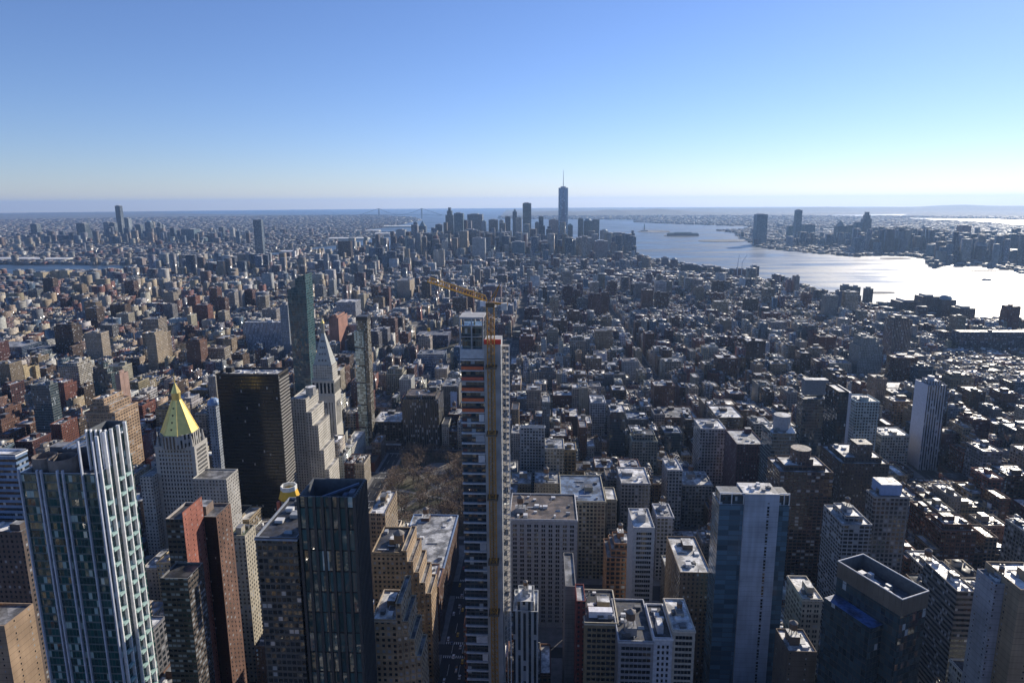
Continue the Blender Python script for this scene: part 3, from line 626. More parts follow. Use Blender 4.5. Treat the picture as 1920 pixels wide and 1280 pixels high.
    part(MB().beam(tip, tip - Vector((0, 0, 26)), .14, PAINT, (.08, .07, .06)), 'hoist_rope', root)
    hk = tip - Vector((0, 0, 27)); part(MB().box(hk.x - .7, hk.x + .7, hk.y - .4, hk.y + .4, hk.z - 1, hk.z + 1, PAINT, (.5, .3, .05), bottom=True), 'hook_block', root)
site()
# --- grey white office with real windows
b = P(955, 1083, 972, 470, depth=46); r = building('office_building', 'broad grey white office with regular window grid right of the tall construction tower', 'office building', b, MATTE, (.47, .47, .48), 'brown', trim=(.5, .5, .5), n=14, short='the broad grey white office')
windows(r, b, 18, 18, 1.25, 2.3, b[4] - 4, 4, pair=.2)
b = P(1188, 1228, 988, 430, depth=30); r = building('office_building', 'narrow pale grey office with ribbon rows of windows and snowy roof, centre right foreground', 'office building', b, MATTE, (.46, .47, .49), 'white', n=5, short='the narrow pale grey office')
windows(r, b, 7, 17, 1.35, 2.0, b[4] - 3, 18, margin=2.2)
b = P(1096, 1160, 1166, 345, depth=34); r = building('loft_building', 'yellow brick loft with long white skylight box on its roof', 'loft building', b, MATTE, (.30, .235, .14), 'dark', n=6, trim=(.5, .45, .35), short='the yellow brick loft')
windows(r, b, 12, 10, 1.2, 2.0, b[4] - 3, 6, pair=.12); part(MB().box(b[0] + 3, b[1] - 3, b[2] + 6, b[2] + 11, b[4] - 1.1, b[4] + 3, PAINT, (.78, .78, .8)), 'skylight_box', r)
b = P(1160, 1226, 1200, 330, depth=40); r = building('loft_building', 'low grey loft building joined to a plain white end block, lower centre right', 'loft building', b, MATTE, (.30, .30, .31), 'dark', n=6, trim=(.45, .46, .48))
windows(r, b, 14, 8, 1.2, 2.0, b[4] - 3, 8, pair=.12)
b = (b[1] + .02, at_y(1262, 1190, 330).x, 330, 362, b[4] + 2.5); r = building('loft_building', 'plain white rendered block with three columns of dark windows beside a low grey loft', 'loft building', b, MATTE, (.58, .6, .64), 'dark', n=3, trim=(.7, .7, .7))
windows(r, b, 3, 6, 1.3, 2.0, b[4] - 4, 12)
b = P(1262, 1304, 1180, 330, depth=30); r = building('apartment_building', 'ornate cream building with crowded white rooftop plant left of the blue grey slab', 'apartment building', b, MATTE, (.50, .46, .38), 'white', n=10, trim=(.55, .5, .42), short='the ornate cream building')
windows(r, b, 10, 9, 1.1, 2.1, b[4] - 3, 10, pair=.15)
T('apartment_building', 'windowless grey slab wall with three thin flues on top', 'apartment building', 1060, 1080, 1098, 372, depth=40, style='blank', wall=(.26, .25, .24), roof='grey', n=3)
T('loft_building', 'dark red brick building with little square windows behind the yellow brick loft', 'loft building', 1081, 1098, 1126, 352, depth=18, style='punch', wall=(.20, .05, .045), roof='white', n=1, tk=False)
T('apartment_building', 'small white topped building with teal glazed attic near the construction tower foot', 'apartment building', 962, 1009, 1145, 345, depth=22, style='piers', wall=(.48, .5, .5), roof='white', tiers=((2, 2, 2, 2, 6),), n=6)
T('loft_building', 'orange brown stepped brick building with rounded terraces left of the narrow pale grey office', 'loft building', 1138, 1186, 1045, 470, depth=30, style='loft', wall=(.30, .16, .085), roof='grey', tiers=((3, 0, 3, 2, 6), (3, 0, 3, 2, 5)), tk=True)
T('loft_building', 'white roofed brown block with dark blank sides left of the blue grey slab', 'loft building', 1275, 1334, 1072, 400, depth=48, style='punch', wall=(.17, .13, .10), roof='white', n=5)
# --- blue grey slab tower
def blue_slab():
    b = P(1350, 1482, 925, 372, side=1337); x0, x1, y0, y1, z = b
    root = thing('hotel_tower', 'blue grey slab tower with pale blank central panel and glass sides, right foreground', 'hotel tower', ((x0 + x1) / 2, y0, 0)); LAND.append(('the blue grey slab tower', 1415, 960))
    FOOT.append((x0, x1, y0, y1, z))
    G2 = facade('blue_panel_glass', 6.5, 3.4, .985, .86, glass=(.06, .12, .17), gr=.16, blind=0, jit=.012, wall=(.05, .08, .1), gspec=.8)
    poly = rect(x0, x1, y0, y1)
    part(MB().shell(poly, inset(poly, .5), 0, z - 7, 1.2, G2, (.1, .12, .14), (.6, .62, .65)), 'wall', root)
    part(MB().prism(inset(poly, .5), z - 8.8, z - 8.2, ROOF, RT['white'], bottom=True), 'roof', root)
    xa, xb = at_y(1391, 1000, y0).x, at_y(1455, 1000, y0).x
    PN = facade('pale_cladding', 60, 3.4, .001, .3, joint=.05, wall=(.34, .39, .46), wr=.5)
    part(MB().box(xa, xb, y0 - 1.6, y0 - .01, 14, z + .8, PN, (.4, .45, .5), ROOF, RT['white']), 'central_panel', root)
    xs = xa + (xb - xa) * .66; zz = z - 5
    for k in range(58):
        if zz < 20: break
        part(MB().box(xs, xs + 1.3, y0 - 1.72, y0 - 1.55, zz - (1.6 if k % 4 else .5), zz, GLASSW, (1, 1, 1), bottom=True), 'slot_window', root); zz -= 2.25
    for (ax, bx) in ((x0, xa - .02), (xb + .02, x1)):                # framed glass cubes of the crown
        part(MB().box(ax + .5, bx - .5, y0 + .5, y0 + 12, z - 8.2, z - .6, FAC['glass'], (.03, .05, .07), ROOF, (.2, .22, .24)), 'crown_glass', root)
        for xx in (ax + .25, (ax + bx) / 2, bx - .25): part(MB().box(xx - .22, xx + .22, y0, y0 + .45, z - 8, z, PAINT, (.6, .63, .66)), 'frame_post', root)
        part(MB().box(ax, bx, y0 - .05, y0 + .5, z, z + .6, PAINT, (.6, .63, .66), bottom=True), 'frame_beam', root)
    part(MB().box(xa, xb, y0, y0 + 16, z - 8.2, z + .2, MATTE, (.45, .47, .5), ROOF, RT['white']), 'penthouse', root)
    rd = random.Random(3)
    for q in range(7):
        ux, uy = rd.uniform(xa + 1, xb - 3), rd.uniform(y0 + 1, y0 + 13); part(MB().box(ux, ux + 2, uy, uy + 1.8, z + .2, z + 1.8, PAINT, rd.choice([(.2, .2, .2), (.6, .6, .6)])), 'rooftop_unit', root)
blue_slab()
# --- rotated dark glass block, lower right
def ritz():
    A, B, C = at_y(1575, 1050, 330), None, None
    z = 151.0
    a = ground(1572, 1052, z); b2 = ground(1692, 1124, z); c2 = ground(1741, 1108, z); d2 = a + (c2 - b2)
    poly = [(b2.x, b2.y), (c2.x, c2.y), (d2.x, d2.y), (a.x, a.y)]
    root = thing('glass_tower', 'angular dark glass block with bronze blank wall band and open roof well, lower right', 'glass tower', (sum(p[0] for p in poly) / 4, sum(p[1] for p in poly) / 4, 0)); LAND.append(('the angular dark glass block', 1650, 1100))
    FOOT.append((min(p[0] for p in poly), max(p[0] for p in poly), min(p[1] for p in poly), max(p[1] for p in poly), z))
    GR = facade('smoked_glass_wall', 2.3, 3.7, .95, .92, glass=(.03, .05, .06), gr=.05, blind=.03, jit=.05, gspec=1, wall=(.06, .05, .04))
    part(MB().prism(poly, 0, z - 9, GR, (.1, .1, .1), bottom=True), 'wall', root)
    p2 = inset(poly, -.25)
    BR = facade('bronze_louvre_wall', 3.1, 12, .03, .9, wall=(.14, .12, .095), blind=0)
    part(MB().shell(inset(p2, -.02), inset(p2, .5), z + .002, z + .5, .45, PAINT, (.6, .6, .6)), 'roof_rim', root)
    part(MB().shell(p2, inset(p2, .9), z - 9, z, 7, BR, (.2, .17, .13), (.11, .12, .13)), 'louvre_band', root)
    part(MB().prism(inset(p2, .9), z - 8, z - 7, ROOF, (.10, .12, .15), bottom=True), 'roof', root)
    d = Vector((a.x - b2.x, a.y - b2.y)); e = Vector((c2.x - b2.x, c2.y - b2.y)); o = Vector((b2.x, b2.y)); rd = random.Random(5)
    for k in range(9):
        s, t = rd.uniform(.08, .85), rd.uniform(.15, .7); p = o + d * s + e * t; q = rect(p.x, p.x + rd.uniform(2, 4), p.y, p.y + rd.uniform(2, 4)); q = turn(q, math.atan2(d.y, d.x), q[0])
        part(MB().prism(q, z - 7, z - rd.uniform(2.5, 5.5), PAINT, rd.choice([(.6, .62, .65), (.16, .2, .28), (.3, .33, .36)])), 'rooftop_unit', root)
    # lower terrace wing in front
    l1 = o + d * .98; l2 = o + d * .22; nn = Vector((-d.y, d.x)).normalized(); nn = nn if nn.x < 0 else -nn
    q = [tuple(l1 + nn * 9), tuple(l2 + nn * 9), tuple(l2 + nn * .3), tuple(l1 + nn * .3)]
    ar = sum(q[i][0] * q[(i + 1) % 4][1] - q[(i + 1) % 4][0] * q[i][1] for i in range(4)); q = q if ar > 0 else q[::-1]
    part(MB().prism(q, 0, z - 19, GR, (.1, .1, .1), ROOF, (.05, .12, .3)), 'terrace_wing', root)
ritz()
T('office_tower', 'pale concrete tower with dark blue glass recess at the lower right edge', 'office tower', 1866, 1906, 1094, 300, side=1832, style='blank', wall=(.33, .34, .38), roof='white', n=6, short='the pale concrete corner tower')
T('apartment_tower', 'tan slab tower cut by the right edge at the bottom', 'apartment tower', 1914, 1990, 1105, 290, depth=25, style='blank', wall='tan', roof='white')
T('office_building', 'blue glass office with horizontal stripes and white parapet cut by the left edge', 'office building', -60, 28, 850, 345, side=50, style='ribbon', wall=(.18, .27, .42), roof='white', trim=(.65, .66, .68), n=8, short='the blue striped office')
T('loft_building', 'tan brick building at the lower left corner with plain sunlit side wall', 'loft building', -90, 8, 1170, 262, side=62, style='blank', wall=(.40, .29, .2), roof='grey', tiers=((2, 14, 4, 3, 9),), n=5, short='the lower left tan building')
T('loft_building', 'white roofed brown loft at the left edge, below the blue striped office', 'loft building', -60, 40, 995, 330, depth=14, style='punch', wall=(.14, .11, .095), roof='white', n=6)
# --- gilded pyramid tower
def gilded():
    b = P(289, 364, 836, 528, side=388); x0, x1, y0, y1, z = b; zb = at_y(340, 806, 540).z
    root = thing('skyscraper', 'limestone tower with gilded eight sided pyramid roof', 'skyscraper', ((x0 + x1) / 2, (y0 + y1) / 2, 0)); LAND.append(('the gold pyramid tower', 340, 780))
    LS = (.42, .40, .36)
    poly = rect(x0, x1, y0, y1); part(MB().shell(poly, inset(poly, .6), 0, z, 1, MATTE, LS, (.5, .48, .42)), 'wall', root)
    part(MB().prism(inset(poly, .6), z - 1.6, z - 1, ROOF, RT['grey'], bottom=True), 'roof', root)
    windows(root, b, 11, 22, 1.2, 2.2, z - 3, 40, margin=3)
    windows(root, (x0, x1, y0, y1, z), 8, 14, 1.2, 2.2, z - 3, 60, 'W', margin=3)
    cx, cy = (x0 + x1) / 2, (y0 + y1) / 2; r0 = (x1 - x0) * .46
    p8 = ngon(cx, cy, r0, 8, R(22.5)); part(MB().prism(p8, z - 1, zb, FAC['piers'], LS), 'octagon_storey', root)
    for sx in (-1, 1):
        for sy in (-1, 1):
            qx, qy = cx + sx * (x1 - x0) * .42, cy + sy * (y1 - y0) * .42; part(MB().prism(ngon(qx, qy, 1.8, 8), z - 1, z + 9, MATTE, LS, poly2=ngon(qx, qy, .5, 8)), 'corner_pinnacle', root)
    zl = at_y(337, 745, 545).z; rp = (at_y(375, 806, 535).x - at_y(312, 806, 535).x) / 2 * 1.0
    pyr = part(MB().prism(ngon(cx, cy, rp, 8, R(22.5)), zb, zl, GOLD, (1, 1, 1), poly2=ngon(cx, cy, rp * .24, 8, R(22.5)), bottom=True), 'pyramid_roof', root)
    for k in range(8):
        a = R(22.5) + k * math.pi / 4; subpart(MB().beam((cx + rp * math.cos(a), cy + rp * math.sin(a), zb), (cx + rp * .24 * math.cos(a), cy + rp * .24 * math.sin(a), zl), .6, GOLD, (1, 1, 1)), 'rib', pyr)
    for k in range(1, 5):
        t = k / 5; rr = rp * (1 - t * .76) * .93; a = R(-90); subpart(MB().box(cx - .7, cx + .7, cy - rr - .5, cy - rr + 1, zb + (zl - zb) * t - 2.4, zb + (zl - zb) * t, MATTE, (.12, .09, .04), bottom=True), 'dormer', pyr)
    zt = at_y(336, 716, 545).z; za = at_y(336, 704, 545).z
    lan = part(MB().prism(ngon(cx, cy, rp * .24, 8, R(22.5)), zl, zl + (zt - zl) * .45, GOLD, (1, 1, 1)), 'lantern', root)
    part(MB().prism(ngon(cx, cy, rp * .27, 8), zl + (zt - zl) * .45, zt, GOLD, (1, 1, 1), poly2=ngon(cx, cy, rp * .05, 8), bottom=True), 'lantern_roof', root)
    part(MB().beam((cx, cy, zt), (cx, cy, za + 4), .7, GOLD, (1, 1, 1), .2), 'finial', root)
    # shoulders
    for (xl, xr, yt, Y, sd) in ((262, 300, 893, 520, None), (376, 424, 897, 520, 446)):
        q = P(xl, xr, yt, Y, sd, depth=34 if sd is None else None); pl = rect(q[0], q[1], q[2], q[3])
        if sd is None: pl = rect(q[0], x0 - .02, q[2], q[3])
        else: pl = rect(x1 + .02, q[1], q[2], q[3])
        o = part(MB().shell(pl, inset(pl, .5), 0, q[4], 1, FAC['punch'], LS, (.5, .48, .42), 3.3), 'wing', root); subpart(MB().prism(inset(pl, .5), q[4] - 1.6, q[4] - 1, ROOF, RT['grey'], bottom=True), 'roof', o)
    q = P(262, 424, 1000, 514, depth=5.98); part(MB().box(q[0], q[1], q[2], q[3], 0, q[4] - 25, FAC['punch'], LS, ROOF, RT['grey']), 'base', root)
    FOOT.append((q[0], q[1], 514, y1 + 10, z))
gilded()
BLK = facade('black_office_wall', 1.6, 3.6, .8, .7, glass=(.010, .010, .011), gr=.14, blind=.01, jit=.01, wall=(.03, .03, .027), gspec=.5)
b = P(405, 521, 700, 612, side=540); r = building('office_tower', 'black bronze office slab with flat top behind the gold pyramid tower', 'office tower', b, BLK, (.05, .045, .04), 'white', rim=2.5, n=12, trim=(.07, .06, .055), short='the black office slab')
y = b[2] + 1.5; k = 0
while k < 60 and b[4] - 6 - k * 3.6 > 5:
    z_ = b[4] - 8 - k * 3.6; part(MB().box(b[1] + .01, b[1] + .7, b[2] + .5, b[3] - .5, z_, z_ + 1.1, PAINT, (.32, .30, .27), bottom=True), 'sunshade', r); k += 1
# --- pale clock tower
def clock():
    Y = 777.; b = P(584, 626, 712, Y, side=637); x0, x1, y0, y1, z = b; LS = (.50, .47, .40)
    root = thing('clock_tower', 'pale stone clock tower with steep pyramid roof and gilded lantern', 'clock tower', ((x0 + x1) / 2, (y0 + y1) / 2, 0)); LAND.append(('the pale clock tower', 610, 690)); FOOT.append((x0, x1, y0, y1, z))
    poly = rect(x0, x1, y0, y1); part(MB().shell(poly, inset(poly, .5), 0, z, .8, MATTE, LS, LS), 'wall', root); part(MB().prism(inset(poly, .5), z - 1.4, z - .8, ROOF, RT['grey'], bottom=True), 'roof', root)
    windows(root, (x0, x1, y0, y1, z), 7, 14, 1.0, 2.3, z - 30, 50, margin=2.2); windows(root, (x0, x1, y0, y1, z), 7, 14, 1.0, 2.3, z - 30, 60, 'W', margin=2.2)
    for (xa, ya, xb, yb) in ((x0, y0 - .6, x1, y0), (x1, y0, x1 + .6, y1)):
        n = 6
        for k in range(n):
            t = (k + .5) / n
            if xa == x0: part(MB().box(x0 + (x1 - x0) * t - 1.3, x0 + (x1 - x0) * t + 1.3, y0 - .15, y0 + .1, z - 18, z - 4, GLASSW, (1, 1, 1)), 'loggia_arch', root)
            else: part(MB().box(x1 - .1, x1 + .15, y0 + (y1 - y0) * t - 1.2, y0 + (y1 - y0) * t + 1.2, z - 18, z - 4, GLASSW, (1, 1, 1)), 'loggia_arch', root)
    pp = inset(poly, -.9); part(MB().prism(pp, z - 2.2, z - .82, MATTE, LS, bottom=True), 'cornice', root); part(MB().prism(pp, z - 22, z - 20.6, MATTE, LS, bottom=True), 'cornice', root)
    cz = at_y(605, 760, Y).z
    for fx in (0, 1):
        me = MB()
        if fx == 0: pts = [((x0 + x1) / 2 + 4.2 * math.cos(a), y0, cz + 4.2 * math.sin(a)) for a in [i * math.pi / 12 for i in range(24)]]; off = Vector((0, -.35, 0))
        else: pts = [(x1, (y0 + y1) / 2 + 4.2 * math.cos(a), cz + 4.2 * math.sin(a)) for a in [i * math.pi / 12 for i in range(24)]]; off = Vector((.35, 0, 0))
        fr = [tuple(Vector(p) + off) for p in pts]; me.face(fr if fx == 0 else fr, [(0, 0)] * 24, PAINT, (.16, .16, .16))
        for i in range(24): j = (i + 1) % 24; me.face([pts[i], pts[j], fr[j], fr[i]], [(0, 0)] * 4, PAINT, (.4, .38, .33))
        cf = part(me, 'clock_face', root)
        c0 = Vector(((x0 + x1) / 2, y0 - .55, cz)) if fx == 0 else Vector((x1 + .55, (y0 + y1) / 2, cz)); ax = Vector((1, 0, 0)) if fx == 0 else Vector((0, 1, 0))
        for L, a in ((2.6, 50), (3.7, 130)): subpart(MB().beam(c0, c0 + ax * L * math.cos(R(a)) + Vector((0, 0, 1)) * L * math.sin(R(a)), .35, PAINT, (.75, .72, .6)), 'clock_hand', cf)
    i1 = inset(poly, 2.0); z1 = at_y(605, 684, Y + 3).z; part(MB().prism(i1, z - .8, z1, FAC['punch'], LS), 'upper_storeys', root)
    cx, cy = (x0 + x1) / 2, (y0 + y1) / 2; z2 = at_y(612, 624, Y + 12).z; i2 = inset(poly, 2.9); t2 = rect(cx - 1.9, cx + 1.9, cy - 1.9, cy + 1.9)
    pr = part(MB().prism(i2, z1, z2, MATTE, (.40, .41, .38), poly2=t2, bottom=True), 'pyramid_roof', root)
    for k in range(4):
        t = .12 + k * .2; hw = ((x1 - x0) / 2 - 3) * (1 - t) * .9 + .6; hd = ((y1 - y0) / 2 - 3) * (1 - t) + .6; zz = z1 + (z2 - z1) * t
        for sx in (-.45, 0, .45): subpart(MB().box(cx + sx * hw - .6, cx + sx * hw + .6, cy - hd - .9, cy - hd + 2, zz, zz + 2.2, MATTE, (.12, .12, .12), bottom=True), 'dormer', pr)
    z3 = at_y(611, 606, Y + 12).z; z4 = at_y(608, 592, Y + 12).z
    part(MB().prism(ngon(cx, cy, 2.6, 8), z2, z3, MATTE, (.35, .32, .24), bottom=True), 'lantern', root); part(MB().prism(ngon(cx, cy, 2.5, 8), z3, z3 + 5, GOLD, (1, 1, 1), poly2=ngon(cx, cy, .4, 8), bottom=True), 'cupola', root)
    part(MB().beam((cx, cy, z3 + 4.5), (cx, cy, z4), .5, GOLD, (1, 1, 1), .2), 'finial', root)
clock()
# --- cream stepped block in front of the clock tower
def cream():
    b = P(541, 590, 775, 660, depth=60); x0, x1, y0, y1, z = b; LS = (.55, .51, .43); z = b[4]
    root = thing('office_building', 'massive cream stone block with stepped corners in front of the pale clock tower', 'office building', (x0, y0, 0)); LAND.append(('the cream stepped block', 580, 800)); FOOT.append((x0, at_y(640, 900, 660).x, y0, y1, z))
    X = x0; prev = x0
    for i, (px, yt, dd, inn) in enumerate(((568, 752, 12, 8), (581, 775, 15, 5), (594, 800, 18, 4), (606, 845, 22, 2), (617, 880, 26, 0))):
        xr = at_y(px, yt, 660).x; zz = at_y(px, yt, 660).z; pl = rect(prev + .01, xr, y0 + inn, y1 - dd)
        o = part(MB().shell(pl, inset(pl, .5), 0, zz, 1, FAC['punch'], LS, LS, i * 3.3), 'stone_wing', root); subpart(MB().prism(inset(pl, .5), zz - 1.6, zz - 1, ROOF, RT['silver'], bottom=True), 'roof', o); prev = xr
    part(MB().prism(ngon(x0 + 16, y0 + 28, 6, 8), at_y(574, 752, 660).z - 1, at_y(560, 738, 660).z, MATTE, LS, ROOF, RT['white']), 'octagonal_penthouse', root)
cream()
T('office_building', 'white stone wing lit by the sun at the right foot of the pale clock tower', 'office building', 640, 660, 838, 760, depth=60, style='punch', wall=(.58, .55, .48), roof='white')
b = P(540, 573, 556, 905, side=586)
MSP = facade('teal_glass_wall', 1.8, 3.8, .92, .85, glass=(.035, .085, .095), gr=.05, blind=.0, jit=.03, gspec=1, wall=(.10, .14, .14))
def teal():
    x0, x1, y0, y1, z = b; root = thing('glass_tower', 'tall teal glass tower with angled faceted top left of the pale clock tower', 'skyscraper', (x0, y0, 0)); LAND.append(('the teal faceted tower', 562, 560)); FOOT.append((x0, x1, y0, y1, z))
    po = rect(x0 + 2, x1 - 2, y0 + 1, y1 - 1); p1 = rect(x0 - 1, x1 + 1, y0, y1); part(MB().prism(po, 0, z, MSP, (.1, .12, .12), poly2=p1), 'wall', root)
    zl, zr = at_y(541, 540, 905).z, at_y(577, 514, 905).z
    m = MB(); xm = x0 + (x1 - x0) * .45
    for (xa, xb, za, zb_) in ((x0 - 1, xm, zl - z - 3, zl - z + 2), (xm + .01, x1 + 1, (zr - z) * .8, zr - z)):
        m = MB(); v = [(xa, y0), (xb, y0), (xb, y1), (xa, y1)]; k = [(x, y, z) for x, y in v] + [(xa, y0, z + za), (xb, y0, z + zb_), (xb, y1, z + zb_), (xa, y1, z + za)]
        for q in ((0, 1, 5, 4), (1, 2, 6, 5), (2, 3, 7, 6), (3, 0, 4, 7), (4, 5, 6, 7)): m.face([k[i] for i in q], [(k[i][0] + k[i][1], k[i][2]) for i in q], MSP, (.1, .12, .12))
        part(m, 'sloping_crown', root)
teal()
def cubes():
    b = P(668, 688, 600, 862, side=694); x0, x1, y0, y1, z = b; root = thing('apartment_tower', 'very slim tower of stacked glass cubes right of the pale clock tower', 'skyscraper', (x0, y0, 0)); LAND.append(('the slim stacked cube tower', 678, 640)); FOOT.append((x0 - 4, x1, y0 - 3, y1, z))
    part(MB().box(x0, x1, y0, y1, 0, z, facade('bronze_glass', 2, 3.6, .85, .6, glass=(.05, .06, .05), wall=(.17, .14, .10), blind=.3, gspec=1), (.2, .17, .12)), 'wall', root)
    part(MB().box(x0 - .5, x1 + .5, y0 - .5, y1 + .5, z, z + 5, PAINT, (.02, .02, .022), ROOF, RT['dark'], bottom=True), 'cap', root)
    xe = at_y(683, 650, 862).x; CG = facade('pale_cube_glass', 2.2, 3.7, .86, .66, glass=(.10, .15, .12), wall=(.33, .36, .31), blind=.45, gspec=1)
    for i, (ya, yb) in enumerate(((620, 650), (653, 684), (687, 715), (718, 756), (759, 798), (802, 838))):
        za, zb_ = at_y(675, ya, 862).z, at_y(675, yb, 862).z; xo = (3.4, 3.0, 3.6, 3.1, 3.5, 3.0)[i]
        part(MB().box(x0 - xo, xe, y0 - 2.8, y0 - .01, zb_, za, CG, (.4, .42, .38), bottom=True), 'glass_cube', root)
    part(MB().box(x0 - 10, x1 + 8, y0 - 6, y0 - 2.9, 0, at_y(675, 850, 862).z, FAC['glass'], (.1, .12, .11)), 'podium', root)
cubes()
